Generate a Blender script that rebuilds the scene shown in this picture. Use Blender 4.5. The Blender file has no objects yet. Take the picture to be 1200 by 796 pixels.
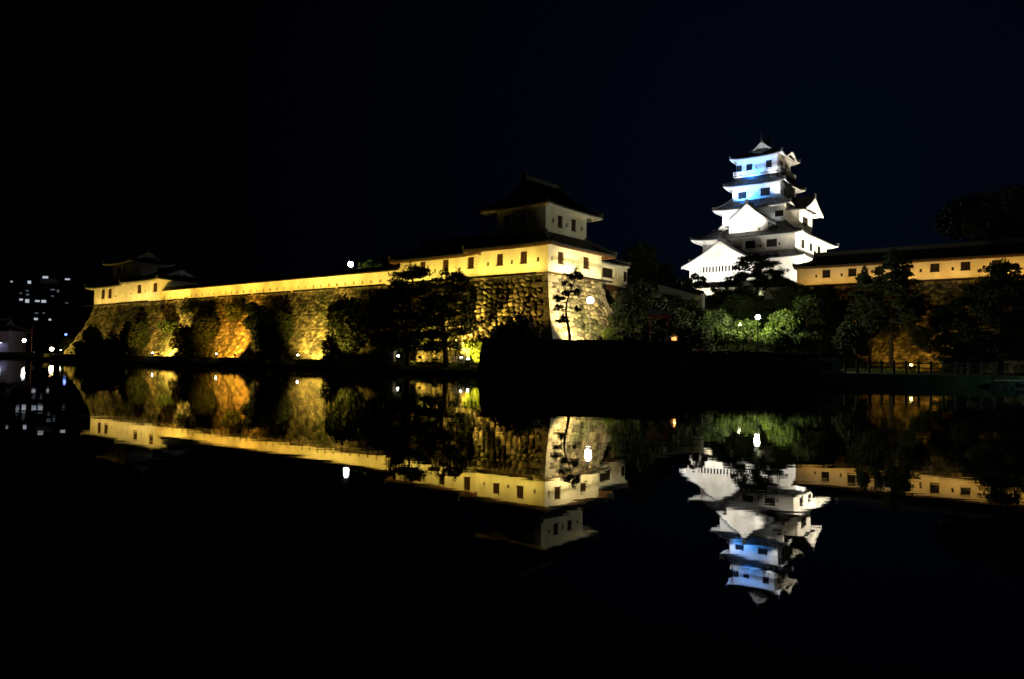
import bpy, math, random
import numpy as np
from mathutils import Vector, Matrix

# ------------------------------------------------------------------ camera, sky, exposure
SC = bpy.context.scene
COL = SC.collection
F, CX, CY, CH = 880.0, 600.0, 398.0, 1.7          # focal length in photo pixels, centre, eye height
HY, ROLL = 420.6, 0.016                            # horizon row at the centre, roll of the camera
cam_d = bpy.data.cameras.new('camera'); cam = bpy.data.objects.new('camera', cam_d); COL.objects.link(cam)
cam_d.sensor_width = 36.0; cam_d.lens = 36.0 * F / 1200.0
cam_d.clip_start = 0.1; cam_d.clip_end = 8000
cam.matrix_world = (Matrix.Translation((0, 0, CH)) @ Matrix.Rotation(math.radians(90) + math.atan((HY - CY) / F), 4, 'X')
                    @ Matrix.Rotation(ROLL, 4, 'Z'))
SC.camera = cam
SC.view_settings.view_transform = 'Standard'; SC.view_settings.look = 'None'
SC.view_settings.exposure = 0.0; SC.view_settings.gamma = 1.0; SC.view_settings.use_curve_mapping = False
SC.cycles.use_denoising = True
SC.cycles.sample_clamp_indirect = 6.0
SC.cycles.max_bounces = 6; SC.cycles.diffuse_bounces = 2; SC.cycles.glossy_bounces = 3

W = bpy.data.worlds.new('World'); SC.world = W; W.use_nodes = True
nt = W.node_tree; bg = nt.nodes['Background']
tc = nt.nodes.new('ShaderNodeTexCoord')
dp = nt.nodes.new('ShaderNodeVectorMath'); dp.operation = 'DOT_PRODUCT'
dp.inputs[1].default_value = Vector((0.36, 0.88, 0.22)).normalized()
nt.links.new(tc.outputs['Generated'], dp.inputs[0])
cr = nt.nodes.new('ShaderNodeValToRGB'); nt.links.new(dp.outputs['Value'], cr.inputs[0])
cr.color_ramp.interpolation = 'B_SPLINE'; cr.color_ramp.elements[0].position = 0.74; cr.color_ramp.elements[0].color = (0.00016, 0.00018, 0.0003, 1)
cr.color_ramp.elements[1].position = 1.0; cr.color_ramp.elements[1].color = (0.0006, 0.0020, 0.0056, 1)
e = cr.color_ramp.elements.new(0.93); e.color = (0.0005, 0.0010, 0.0028, 1)
nt.links.new(cr.outputs[0], bg.inputs[0]); bg.inputs[1].default_value = 1.0

random.seed(4); RNG = np.random.default_rng(4)

def hor(px): return HY + ROLL * (px - CX)
def at(px, py, Y):
    """world point seen at a photo pixel, at distance Y"""
    return Vector(((px - CX) / F * Y, Y, CH + (hor(px) - py) * Y / F))

# ------------------------------------------------------------------ materials
def mat(name, col, rough=0.8, noise=0.0, nscale=1.0, bump=0.0, bscale=5.0, attr=None, metal=0.0, spec=0.3, col2=None, trans=0.0, stretch=None):
    m = bpy.data.materials.new(name); m.use_nodes = True
    n = m.node_tree; b = n.nodes['Principled BSDF']
    b.inputs['Roughness'].default_value = rough; b.inputs['Metallic'].default_value = metal
    b.inputs['Specular IOR Level'].default_value = spec
    b.inputs['Base Color'].default_value = (*col, 1)
    g = n.nodes.new('ShaderNodeNewGeometry')
    src = g.outputs['Position']
    if stretch:
        mp = n.nodes.new('ShaderNodeMapping'); mp.inputs['Scale'].default_value = stretch
        n.links.new(src, mp.inputs[0]); src = mp.outputs[0]
    last = None
    if noise > 0:
        t = n.nodes.new('ShaderNodeTexNoise'); t.inputs['Scale'].default_value = nscale; t.inputs['Detail'].default_value = 5
        n.links.new(src, t.inputs['Vector'])
        r = n.nodes.new('ShaderNodeValToRGB')
        c2 = col2 or tuple(c * (1 - noise) for c in col)
        r.color_ramp.elements[0].position = 0.35; r.color_ramp.elements[0].color = (*c2, 1)
        r.color_ramp.elements[1].position = 0.65; r.color_ramp.elements[1].color = (*col, 1)
        n.links.new(t.outputs['Fac'], r.inputs[0]); last = r.outputs[0]
    if attr:
        a = n.nodes.new('ShaderNodeAttribute'); a.attribute_name = attr
        mx = n.nodes.new('ShaderNodeMix'); mx.data_type = 'RGBA'; mx.blend_type = 'MULTIPLY'; mx.inputs[0].default_value = 1
        if last: n.links.new(last, mx.inputs[6])
        else: mx.inputs[6].default_value = (*col, 1)
        n.links.new(a.outputs['Color'], mx.inputs[7]); last = mx.outputs[2]
    if last: n.links.new(last, b.inputs['Base Color'])
    if bump > 0:
        t = n.nodes.new('ShaderNodeTexNoise'); t.inputs['Scale'].default_value = bscale; t.inputs['Detail'].default_value = 6
        n.links.new(src, t.inputs['Vector'])
        bp = n.nodes.new('ShaderNodeBump'); bp.inputs['Distance'].default_value = bump; bp.inputs['Strength'].default_value = 1
        n.links.new(t.outputs['Fac'], bp.inputs['Height']); n.links.new(bp.outputs[0], b.inputs['Normal'])
    return m

def emis(name, col, s):
    m = bpy.data.materials.new(name); m.use_nodes = True
    b = m.node_tree.nodes['Principled BSDF']
    b.inputs['Base Color'].default_value = (0.02, 0.02, 0.02, 1)
    b.inputs['Emission Color'].default_value = (*col, 1); b.inputs['Emission Strength'].default_value = s
    return m

M = dict(
    plaster=mat('lime plaster', (0.80, 0.78, 0.73), 0.85, 0.10, 0.55, 0.012, 3, col2=(0.62, 0.585, 0.51), stretch=(1, 1, 0.55)),
    tile=mat('grey roof tile', (0.034, 0.036, 0.042), 0.6, 0.4, 1.3, 0.02, 4, spec=0.4),
    ridge=mat('ridge tile', (0.07, 0.07, 0.075), 0.6, 0.3, 2, spec=0.4),
    brown=mat('brown eave boards', (0.22, 0.12, 0.06), 0.7, 0.3, 2),
    white=mat('white eave plaster', (0.80, 0.79, 0.76), 0.8, 0.08, 0.8),
    wood=mat('dark stained wood', (0.075, 0.038, 0.02), 0.65, 0.4, 3, 0.01, 8),
    black=mat('black timber', (0.02, 0.018, 0.016), 0.6, 0.3, 3),
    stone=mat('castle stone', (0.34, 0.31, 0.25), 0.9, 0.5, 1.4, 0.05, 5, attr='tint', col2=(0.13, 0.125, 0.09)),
    darkstone=mat('stone darkened as unlit', (0.10, 0.10, 0.095), 0.9, 0.5, 1.2, 0.04, 4, attr='tint'),  # darker stone for the causeway walls, their lack of light put into the colour
    corner=mat('dressed corner stone', (0.31, 0.285, 0.23), 0.85, 0.45, 1.8, 0.04, 4, col2=(0.2, 0.19, 0.15)),
    earth=mat('earth', (0.06, 0.055, 0.035), 0.95, 0.5, 0.8, 0.1, 2, col2=(0.03, 0.04, 0.015)),
    grassy=mat('grassy soil', (0.05, 0.06, 0.025), 0.95, 0.5, 0.5, 0.1, 3, col2=(0.025, 0.04, 0.012)),
    yard=mat('gravel yard', (0.16, 0.15, 0.13), 0.95, 0.3, 0.7),
    concrete=mat('concrete', (0.34, 0.34, 0.33), 0.85, 0.4, 1.0, 0.02, 4),
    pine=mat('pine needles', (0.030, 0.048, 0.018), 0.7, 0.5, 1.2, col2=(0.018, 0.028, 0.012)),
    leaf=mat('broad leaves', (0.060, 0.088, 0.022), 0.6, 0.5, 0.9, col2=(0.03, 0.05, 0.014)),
    bright=mat('lamp lit leaves', (0.10, 0.145, 0.018), 0.55, 0.45, 1.2, col2=(0.05, 0.08, 0.02)),  # paler leaf colour for plants beside lamps, lamplight painted in
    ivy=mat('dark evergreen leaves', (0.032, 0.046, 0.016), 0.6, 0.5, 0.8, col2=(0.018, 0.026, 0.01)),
    bark=mat('bark', (0.065, 0.048, 0.034), 0.95, 0.5, 4, 0.05, 6),
    metal=mat('dark painted metal', (0.04, 0.04, 0.042), 0.45, metal=0.6),
    grey=mat('grey painted metal', (0.25, 0.25, 0.25), 0.5, metal=0.3),
    paint=mat('off white board', (0.6, 0.6, 0.58), 0.6),
    flat=mat('apartment wall', (0.25, 0.25, 0.26), 0.9, 0.2, 0.2),
    shed=mat('mauve weatherboard', (0.16, 0.14, 0.17), 0.9, 0.3, 1),
    rust=mat('red brown paint', (0.12, 0.03, 0.02), 0.6),
    gilt=mat('weathered bronze', (0.12, 0.13, 0.12), 0.4, metal=0.7),
    lamp_white=emis('lamp glass white', (1.0, 0.97, 0.86), 60),
    lamp_warm=emis('lamp glass warm', (1.0, 0.86, 0.5), 30),
    flood_w=emis('flood lens pale', (1.0, 0.93, 0.72), 14),
    flood_y=emis('flood lens yellow', (1.0, 0.78, 0.25), 12),
    flood_h=emis('shielded lens', (1.0, 0.8, 0.4), 0.5),
    flood_b=emis('flood lens blue', (0.15, 0.45, 1.0), 10),
    lantern=emis('lantern paper orange', (1.0, 0.35, 0.08), 2.2),
    win_cool=emis('lit window cool', (0.72, 0.80, 0.9), 0.62),
    win_dim=emis('lit window dim', (0.5, 0.6, 0.7), 0.14),
    win_warm=emis('lit window warm', (0.9, 0.6, 0.4), 0.25),
    blue_sign=emis('blue lamp', (0.15, 0.3, 1.0), 3.0),
    violet=emis('porch tube', (0.7, 0.75, 1.0), 6.0),
)

# ------------------------------------------------------------------ mesh helpers
class MB:
    def __init__(s, xf=None): s.v = []; s.f = []; s.xf = xf
    def add(s, vs, fs):
        o = len(s.v)
        s.v += [tuple(s.xf(*p)) if s.xf else tuple(p) for p in vs]
        s.f += [tuple(i + o for i in f) for f in fs]
    def box(s, x0, x1, y0, y1, z0, z1):
        s.add([(x0, y0, z0), (x1, y0, z0), (x1, y1, z0), (x0, y1, z0), (x0, y0, z1), (x1, y0, z1), (x1, y1, z1), (x0, y1, z1)],
              [(0, 3, 2, 1), (4, 5, 6, 7), (0, 1, 5, 4), (1, 2, 6, 5), (2, 3, 7, 6), (3, 0, 4, 7)])
    def hexa(s, p):
        s.add(p, [(0, 3, 2, 1), (4, 5, 6, 7), (0, 1, 5, 4), (1, 2, 6, 5), (2, 3, 7, 6), (3, 0, 4, 7)])
    def tube(s, pts, rad, n=8, cap=True):
        pts = [Vector(p) for p in pts]; rings = []
        for i, p in enumerate(pts):
            d = (pts[min(i + 1, len(pts) - 1)] - pts[max(i - 1, 0)]).normalized()
            a = d.cross(Vector((0, 0, 1)) if abs(d.z) < 0.9 else Vector((1, 0, 0))).normalized(); b = d.cross(a)
            r = rad[i] if isinstance(rad, (list, tuple)) else rad
            rings.append([p + a * (r * math.cos(2 * math.pi * k / n)) + b * (r * math.sin(2 * math.pi * k / n)) for k in range(n)])
        vs = [q for r in rings for q in r]; fs = []
        for i in range(len(pts) - 1):
            for k in range(n):
                fs.append((i * n + k, i * n + (k + 1) % n, (i + 1) * n + (k + 1) % n, (i + 1) * n + k))
        if cap: fs += [tuple(range(n))[::-1], tuple(range((len(pts) - 1) * n, len(pts) * n))]
        s.add(vs, fs)
    def sweep(s, pts, up, side, w, h):
        """rectangular bar through pts; side = horizontal direction across, w wide, h high above pts"""
        side = Vector(side).normalized(); vs = []; fs = []
        for p in pts:
            p = Vector(p)
            vs += [p - side * w / 2, p + side * w / 2, p + side * w / 2 + Vector((0, 0, h)), p - side * w / 2 + Vector((0, 0, h))]
        for i in range(len(pts) - 1):
            for k in range(4):
                fs.append((i * 4 + k, i * 4 + (k + 1) % 4, (i + 1) * 4 + (k + 1) % 4, (i + 1) * 4 + k))
        n = len(pts) - 1
        fs += [(0, 3, 2, 1), (n * 4, n * 4 + 1, n * 4 + 2, n * 4 + 3)]
        s.add(vs, fs)
    def sphere(s, c, r, seg=10, rings=6, sz=1.0):
        c = Vector(c); vs = [c + Vector((0, 0, r * sz))]; fs = []
        for i in range(1, rings):
            a = math.pi * i / rings
            for k in range(seg):
                t = 2 * math.pi * k / seg
                vs.append(c + Vector((r * math.sin(a) * math.cos(t), r * math.sin(a) * math.sin(t), r * sz * math.cos(a))))
        vs.append(c - Vector((0, 0, r * sz)))
        for k in range(seg): fs.append((0, 1 + k, 1 + (k + 1) % seg))
        for i in range(rings - 2):
            for k in range(seg):
                a = 1 + i * seg; fs.append((a + k, a + seg + k, a + seg + (k + 1) % seg, a + (k + 1) % seg))
        l = len(vs) - 1
        for k in range(seg): fs.append((l, 1 + (rings - 2) * seg + (k + 1) % seg, 1 + (rings - 2) * seg + k))
        s.add(vs, fs)
    def build(s, name, m, parent=None, smooth=False):
        me = bpy.data.meshes.new(name); me.from_pydata(s.v, [], s.f)
        me.materials.append(m)
        if smooth: me.polygons.foreach_set('use_smooth', [True] * len(me.polygons))
        me.update()
        o = bpy.data.objects.new(name, me); COL.objects.link(o)
        if parent is not None: o.parent = parent
        return o

def tag(o, label=None, cat=None, group=None, kind=None):
    if label: o['label'] = label
    if cat: o['category'] = cat
    if group: o['group'] = group
    if kind: o['kind'] = kind
    return o
def empty(name, loc, rz=0.0, label=None, cat=None, group=None):
    o = bpy.data.objects.new(name, None); COL.objects.link(o); o.location = loc; o.rotation_euler = (0, 0, rz)
    o.empty_display_size = 0.3
    return tag(o, label, cat, group)
def structure(o): o['kind'] = 'structure'; return o

def grid_mesh(name, P, m, parent=None, tint=None, smooth=True):
    """P (a, b, 3) grid of points"""
    a, b = P.shape[:2]; me = bpy.data.meshes.new(name)
    idx = np.arange(a * b).reshape(a, b)
    f = np.stack([idx[:-1, :-1], idx[1:, :-1], idx[1:, 1:], idx[:-1, 1:]], -1).reshape(-1, 4)
    quick(me, P.reshape(-1, 3), f, 4)
    if tint is not None:
        at_ = me.color_attributes.new('tint', 'FLOAT_COLOR', 'POINT')
        at_.data.foreach_set('color', np.concatenate([tint.reshape(-1, 3), np.ones((a * b, 1))], 1).astype('f').ravel())
    me.materials.append(m)
    if smooth: me.polygons.foreach_set('use_smooth', np.ones(len(f), bool))
    o = bpy.data.objects.new(name, me); COL.objects.link(o)
    if parent is not None: o.parent = parent
    return o
def quick(me, v, f, k):
    me.vertices.add(len(v)); me.vertices.foreach_set('co', np.asarray(v, 'f').ravel())
    me.loops.add(len(f) * k); me.loops.foreach_set('vertex_index', np.asarray(f, 'i').ravel())
    me.polygons.add(len(f)); me.polygons.foreach_set('loop_start', np.arange(0, len(f) * k, k, dtype='i'))
    me.update(calc_edges=True)

# castle frame: local +x runs right along the long wall towards the corner turret, local +y goes back
TH = math.atan2(-0.6225, 0.7826); CT, ST = math.cos(TH), math.sin(TH)
def to_world(o, x, y, th=TH): return (o[0] + x * math.cos(th) - y * math.sin(th), o[1] + x * math.sin(th) + y * math.cos(th))
def lx(o, px, y, th=TH):
    """local x of the point on the line local y = y seen at photo column px"""
    k = (px - CX) / F; c, s = math.cos(th), math.sin(th)
    return (k * (o[1] + y * c) - (o[0] - y * s)) / (c - k * s)
def ly(o, px, x, th=TH):
    k = (px - CX) / F; c, s = math.cos(th), math.sin(th)
    return (k * (o[1] + x * s) - (o[0] + x * c)) / (-s - k * c)

# ------------------------------------------------------------------ lamps
def spot(parent, loc, target, energy, angle, col, size=0.25, blend=0.6, name='lamp_light'):
    d = bpy.data.lights.new(name, 'SPOT'); d.energy = energy; d.spot_size = math.radians(angle); d.spot_blend = blend
    d.color = col; d.shadow_soft_size = size
    o = bpy.data.objects.new(name, d); COL.objects.link(o)
    o.location = loc; v = Vector(target) - Vector(loc)
    o.rotation_euler = v.to_track_quat('-Z', 'Y').to_euler()
    if parent is not None: o.parent = parent
    return o
def point(parent, loc, energy, col, size=0.3, name='lamp_light'):
    d = bpy.data.lights.new(name, 'POINT'); d.energy = energy; d.color = col; d.shadow_soft_size = size
    o = bpy.data.objects.new(name, d); COL.objects.link(o); o.location = loc
    if parent is not None: o.parent = parent
    return o

YEL = (1.0, 0.64, 0.09); GOLD = (1.0, 0.50, 0.05); ORA = (1.0, 0.40, 0.03); WARMW = (1.0, 0.74, 0.28); WHT = (1.0, 0.95, 0.84); BLU = (0.05, 0.30, 1.0)

# ================================================================== SETTING
water = MB(); water.add([(-3000, -60, 0), (3000, -60, 0), (3000, 4000, 0), (-3000, 4000, 0)], [(0, 1, 2, 3)])
mw = bpy.data.materials.new('moat water'); mw.use_nodes = True
n = mw.node_tree; b = n.nodes['Principled BSDF']
b.inputs['Base Color'].default_value = (0.0015, 0.002, 0.002, 1); b.inputs['Roughness'].default_value = 0.012
b.inputs['IOR'].default_value = 1.333
g = n.nodes.new('ShaderNodeNewGeometry')
mp = n.nodes.new('ShaderNodeMapping'); mp.inputs['Scale'].default_value = (0.35, 1.1, 1); mp.inputs['Rotation'].default_value = (0, 0, 0.15)
n.links.new(g.outputs['Position'], mp.inputs[0])
t1 = n.nodes.new('ShaderNodeTexNoise'); t1.inputs['Scale'].default_value = 1.6; t1.inputs['Detail'].default_value = 3
n.links.new(mp.outputs[0], t1.inputs['Vector'])
t2 = n.nodes.new('ShaderNodeTexNoise'); t2.inputs['Scale'].default_value = 0.35; t2.inputs['Detail'].default_value = 2
n.links.new(mp.outputs[0], t2.inputs['Vector'])
mul = n.nodes.new('ShaderNodeMath'); mul.operation = 'MULTIPLY_ADD'; mul.inputs[1].default_value = 2.0
n.links.new(t2.outputs['Fac'], mul.inputs[0]); n.links.new(t1.outputs['Fac'], mul.inputs[2])
t3 = n.nodes.new('ShaderNodeTexNoise'); t3.inputs['Scale'].default_value = 0.045; t3.inputs['Detail'].default_value = 2
n.links.new(mp.outputs[0], t3.inputs['Vector'])
mr = n.nodes.new('ShaderNodeMapRange'); mr.inputs['From Min'].default_value = .38; mr.inputs['From Max'].default_value = .68; mr.inputs['To Min'].default_value = .35; mr.inputs['To Max'].default_value = 2.2
n.links.new(t3.outputs['Fac'], mr.inputs['Value'])
m2 = n.nodes.new('ShaderNodeMath'); m2.operation = 'MULTIPLY'; n.links.new(mul.outputs[0], m2.inputs[0]); n.links.new(mr.outputs[0], m2.inputs[1]); mul = m2
bp = n.nodes.new('ShaderNodeBump'); bp.inputs['Strength'].default_value = 1.0; bp.inputs['Distance'].default_value = 0.0017
n.links.new(mul.outputs[0], bp.inputs['Height']); n.links.new(bp.outputs[0], b.inputs['Normal'])
structure(water.build('water', mw))

C0 = (3.7, 80.0)                     # top of the stone corner under the near turret
ZS = 10.9                            # top of the stone wall
KO = (57.1, 148.0)                   # keep origin: near eave corner of its widest roof
GO = (44.1, 115.3)                   # left end of the gallery on the right

# far land
ground = MB()
ground.box(-2500, 2500, 255, 3900, -2, 1.3)
ground.box(-2500, -150, 205, 255.01, -2, 1.296)
structure(ground.build('ground', M['grassy']))
# the berm along the foot of the castle wall
bank = MB(lambda x, y, z: (*to_world(C0, x, y), z))
def slopebox(mb, pts, zt, zb, out):
    """prism with the polygon pts; bottom pushed out"""
    n_ = len(pts); c = Vector((sum(p[0] for p in pts) / n_, sum(p[1] for p in pts) / n_))
    bot = []
    for p in pts:
        d = (Vector(p) - c).normalized() * out; bot.append((p[0] + d.x, p[1] + d.y, zb))
    mb.add([(*p, zt) for p in pts] + bot, [tuple(range(n_))] + [(i, n_ + i, n_ + (i + 1) % n_, (i + 1) % n_) for i in range(n_)])
nb = 90
xs = np.linspace(-120, 3, nb); wob = 0.35 * np.sin(xs * 0.7) + 0.3 * np.sin(xs * 0.23 + 1)
vs = []; fs = []
for i in range(nb):
    yb = -7.6 + wob[i] * 0.6
    vs += [(xs[i], yb - 0.35, -0.5), (xs[i], yb, 0.35), (xs[i], yb + 0.7, 0.8 + 0.1 * wob[i]), (xs[i], -3.0, 1.25), (xs[i], 6, 1.3)]
for i in range(nb - 1):
    for k in range(4): a = i * 5 + k; fs.append((a, a + 5, a + 6, a + 1))
bank.add(vs, fs)
bank.add([(-120, -7.9, -.5), (-120, -7.4, .8), (-120, 60, .8), (-121, 60, -.5)], [(0, 1, 2, 3)])
bank.add([(-120, -7.0, 1.0), (-110, -7.0, 1.0), (-110, 60, 1.0), (-120, 60, 1.0)], [(0, 1, 2, 3)])
structure(bank.build('bank', M['earth']))
# yard inside the castle walls
yard = MB(lambda x, y, z: (*to_world(C0, x, y), z))
yard.add([(-110.5, 0.6, ZS - .1), (-3.2, 0.6, ZS - .1), (-3.2, 62, ZS - .1), (-3.2, 160, ZS - .1), (-110.5, 160, ZS - .1)], [(0, 1, 2, 3, 4)])
structure(yard.build('castle_yard', M['yard']))
# land on the right: bridge approach and path
rl = MB()
rl.add([(-2.4, 68, .9), (15, 66, .9), (40.5, 63.5, .9), (41.5, 61.5, .9), (160, 58, .9), (220, 256, .9), (-10, 256, .9), (0, 90, .9)], [tuple(range(8))])
rl.add([(-2.4, 68, .9), (-2.6, 67.8, -.5), (15, 65.4, -.5), (15, 66, .9), (40.5, 62.9, -.5), (40.5, 63.5, .9), (41.5, 61.5, .9), (41.5, 61.0, -.5), (160, 58, .9), (160, 57, -.5)],
       [(0, 1, 2, 3), (3, 2, 4, 5), (5, 4, 7, 6), (6, 7, 9, 8)])
structure(rl.build('path', M['earth']))
# mound rising to the keep
gx, gy = np.meshgrid(np.linspace(10, 60, 60), np.linspace(80, 150, 70), indexing='ij')
t = np.clip((gy - 84) / 44, 0, 1); t = t * t * (3 - 2 * t)
side = np.clip((gx - 10) / 8, 0, 1) * np.clip((46 - gx + (gy - 84) * .25) / 8, 0, 1); side = side * side * (3 - 2 * side)
gz = 0.86 + 12.2 * t * side + 0.25 * np.sin(gx * .9) * np.cos(gy * .7) * t
structure(grid_mesh('hill', np.stack([gx, gy, gz], -1), M['grassy']))
rt = MB(lambda x, y, z: (*to_world(GO, x, y), z))
rt.add([(-2, .6, 13.4), (70, .6, 13.4), (70, 70, 13.4), (-2, 70, 13.4)], [(0, 1, 2, 3)])
structure(rt.build('inner_yard', M['yard']))

# ------------------------------------------------------------------ stone walls
def voro(s, h, cs, ch, seed):
    """relief and tint of coursed rubble in a plane, size cs by ch"""
    rg = np.random.default_rng(seed)
    si = np.floor(s / cs).astype(int); hi = np.floor(h / ch).astype(int)
    s0, h0 = si.min() - 2, hi.min() - 2; ns, nh = si.max() - s0 + 3, hi.max() - h0 + 3
    js = rg.uniform(.12, .88, (ns, nh)); jh = rg.uniform(.15, .85, (ns, nh)); lift = rg.uniform(0, 1, (ns, nh)); tn = rg.uniform(0, 1, (ns, nh))
    ta = rg.uniform(-1, 1, (ns, nh, 2))
    f1 = np.full(s.shape, 9.0); f2 = np.full(s.shape, 9.0); li = np.zeros(s.shape); tt = np.zeros(s.shape)
    for a in (-1, 0, 1):
        for c in (-1, 0, 1):
            i = si - s0 + a; j = hi - h0 + c
            ds = (si + a + js[i, j]) - s / cs; dh = ((hi + c + jh[i, j]) - h / ch)
            d = np.sqrt(ds * ds + dh * dh)
            near = d < f1
            f2 = np.where(near, f1, np.minimum(f2, d)); 
            li = np.where(near, lift[i, j] + 0.5 * (ds * ta[i, j, 0] + dh * ta[i, j, 1]), li); tt = np.where(near, tn[i, j], tt)
            f1 = np.where(near, d, f1)
    e_ = np.clip((f2 - f1) / 0.34, 0, 1); e_ = e_ * (2 - e_)
    return e_ * (0.6 + 0.4 * li), tt, e_

def stone_wall(name, path, zt, zb, batter, res, m, origin=(0, 0), th=0.0, seed=1, relief=0.42, cs=0.74, ch=0.54, label=None, power=1.4, corners=True, fade=None):
    root = empty(name, (origin[0], origin[1], zb), th, label, 'stone wall')
    path = [Vector(p) for p in path]; n_ = len(path); H = zt - zb
    nrm = []
    for i in range(n_ - 1):
        d = (path[i + 1] - path[i]).normalized(); nrm.append(Vector((d.y, -d.x)))
    mit = []
    for i in range(n_):
        if i == 0: mit.append(nrm[0])
        elif i == n_ - 1: mit.append(nrm[-1])
        else:
            s_ = nrm[i - 1] + nrm[i]; mit.append(s_ / s_.dot(nrm[i]))
    off = lambda h: batter * max(0.0, 1 - h / H) ** power
    for i in range(n_ - 1):
        r = res[i] if isinstance(res, (list, tuple)) else res
        if r is None: continue
        L = (path[i + 1] - path[i]).length; ns = max(3, int(L / r)); nh = max(3, int(H / r * 1.05))
        s, h = np.meshgrid(np.linspace(0, 1, ns), np.linspace(0, H, nh), indexing='ij')
        o = batter * (1 - h / H) ** power
        A, B, ma, mb_ = path[i], path[i + 1], mit[i], mit[i + 1]
        x = (A.x + ma.x * o) * (1 - s) + (B.x + mb_.x * o) * s; y = (A.y + ma.y * o) * (1 - s) + (B.y + mb_.y * o) * s
        lev, tt, e_ = voro(s * L + 40 * i, h, cs, ch, seed + i)
        ed = np.clip(np.minimum(s * L, (1 - s) * L) / 0.5, 0, 1) if n_ > 2 else 1.0
        disp = (lev - 0.75) * relief * ed * np.clip((H - h) / 0.15, 0, 1)
        x = x + nrm[i].x * disp; y = y + nrm[i].y * disp
        moss = np.clip(np.sin(s * L * .33 + seed) * np.cos(h * .6 + s * L * .11) + np.sin(s * L * .9 + h * .5) * .5, 0, 1)[..., None] * (0.9 if relief > .2 else 0)
        tint = np.stack([0.30 + 1.35 * tt ** 1.4, 0.30 + 1.27 * tt ** 1.4, 0.32 + 1.05 * tt ** 1.4], -1) * (0.08 + 0.92 * e_)[..., None]
        tint = tint * (1 - moss * np.array([.62, .52, .66]))
        grid_mesh('stone_face', np.stack([x, y, h], -1), m, root, tint)
    if corners:
        for i in range(1, n_ - 1):
            k = MB()
            if nrm[i - 1].x * nrm[i].y - nrm[i - 1].y * nrm[i].x <= 0: continue      # outer corners only
            hh = 0; q = 0
            while hh < H - 0.12:
                st = min(random.uniform(.55, .8), H - hh); da = (path[i - 1] - path[i]).normalized(); db = (path[i + 1] - path[i]).normalized()
                la, lb = (random.uniform(1.5, 2.0), random.uniform(.7, .85)) if q % 2 else (random.uniform(.7, .85), random.uniform(1.5, 2.0))
                P = []
                pr = random.uniform(.0, .14)
                for hz in (hh + .03, hh + st - .03):
                    c = path[i] + mit[i] * (off(hz) + pr)
                    P += [(c.x, c.y, hz), (c.x + db.x * lb, c.y + db.y * lb, hz), (c.x + db.x * lb + da.x * la, c.y + db.y * lb + da.y * la, hz), (c.x + da.x * la, c.y + da.y * la, hz)]
                k.hexa(P); hh += st; q += 1
            if k.v: k.build('corner_stone', M['corner'], root)
    return root

stone_wall('castle_stone_wall', [(-111, 40), (-111, 0), (-26, 0), (0, 0), (0, 10.8), (-2.5, 10.8), (-2.5, 50)], ZS, 0.9, 4.1,
           [None, 0.17, 0.10, 0.09, 0.2, 0.25], M['stone'], C0, TH, 3, label='long battered rubble stone wall under the yellow lit white wall and turrets')
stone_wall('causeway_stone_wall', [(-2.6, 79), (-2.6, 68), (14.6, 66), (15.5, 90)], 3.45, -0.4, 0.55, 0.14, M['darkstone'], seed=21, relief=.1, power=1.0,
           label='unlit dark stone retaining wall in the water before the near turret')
cw = MB(); cw.add([(-2.6, 79, 3.35), (-2.6, 68, 3.35), (14.6, 66, 3.35), (15.5, 90, 3.35), (6, 90, 3.35)], [(0, 1, 2, 3, 4)])
structure(cw.build('causeway', M['earth']))
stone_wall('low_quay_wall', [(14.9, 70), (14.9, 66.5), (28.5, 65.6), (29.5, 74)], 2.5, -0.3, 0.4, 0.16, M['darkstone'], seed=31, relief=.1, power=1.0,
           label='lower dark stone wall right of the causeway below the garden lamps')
cw = MB(); cw.add([(14.9, 90, 2.42), (14.9, 66.6, 2.42), (28.5, 65.7, 2.42), (29.6, 90, 2.42)], [(0, 1, 2, 3)])
structure(cw.build('lower_path', M['earth']))
stone_wall('gallery_stone_wall', [(-5, 30), (-5, 0), (50, 0)], 13.6, 0.9, 4.6, [None, 0.17], M['stone'], GO, TH, 8,
           label='shaded stone wall under the long gallery on the right')
stone_wall('keep_stone_base', [(-32, 20), (-32, -8.5), (1.5, -8.5), (1.5, 20)], 16.6, 10.5, 1.6, 0.18, M['stone'], KO, TH, 12,
           label='low stone base below the white keep')
kt = MB(lambda x, y, z: (*to_world(KO, x, y), z)); kt.add([(-31.8, -8.3, 16.52), (1.3, -8.3, 16.52), (1.3, 30, 16.52), (-31.8, 30, 16.52)], [(0, 1, 2, 3)])
structure(kt.build('keep_terrace', M['yard']))

# ------------------------------------------------------------------ japanese roofs, walls, windows
ROT = {'S': lambda x, y: (x, y), 'E': lambda x, y: (-y, x)}

def slope_points(rect, ze, H, D, side, a, r, lift):
    x0, x1, y0, y1 = rect
    q = r / D; z = ze + H * (0.68 * q + 0.32 * q * q)
    if side in 'SN': lo, hi = x0, x1
    else: lo, hi = y0, y1
    c = max(min(a - lo, hi - a), 0)
    z += lift * (math.exp(-c / 1.5) * math.exp(-r / 1.2))
    if side == 'S': return (a, y0 + r, z)
    if side == 'N': return (a, y1 - r, z)
    if side == 'W': return (x0 + r, a, z)
    return (x1 - r, a, z)

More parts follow.
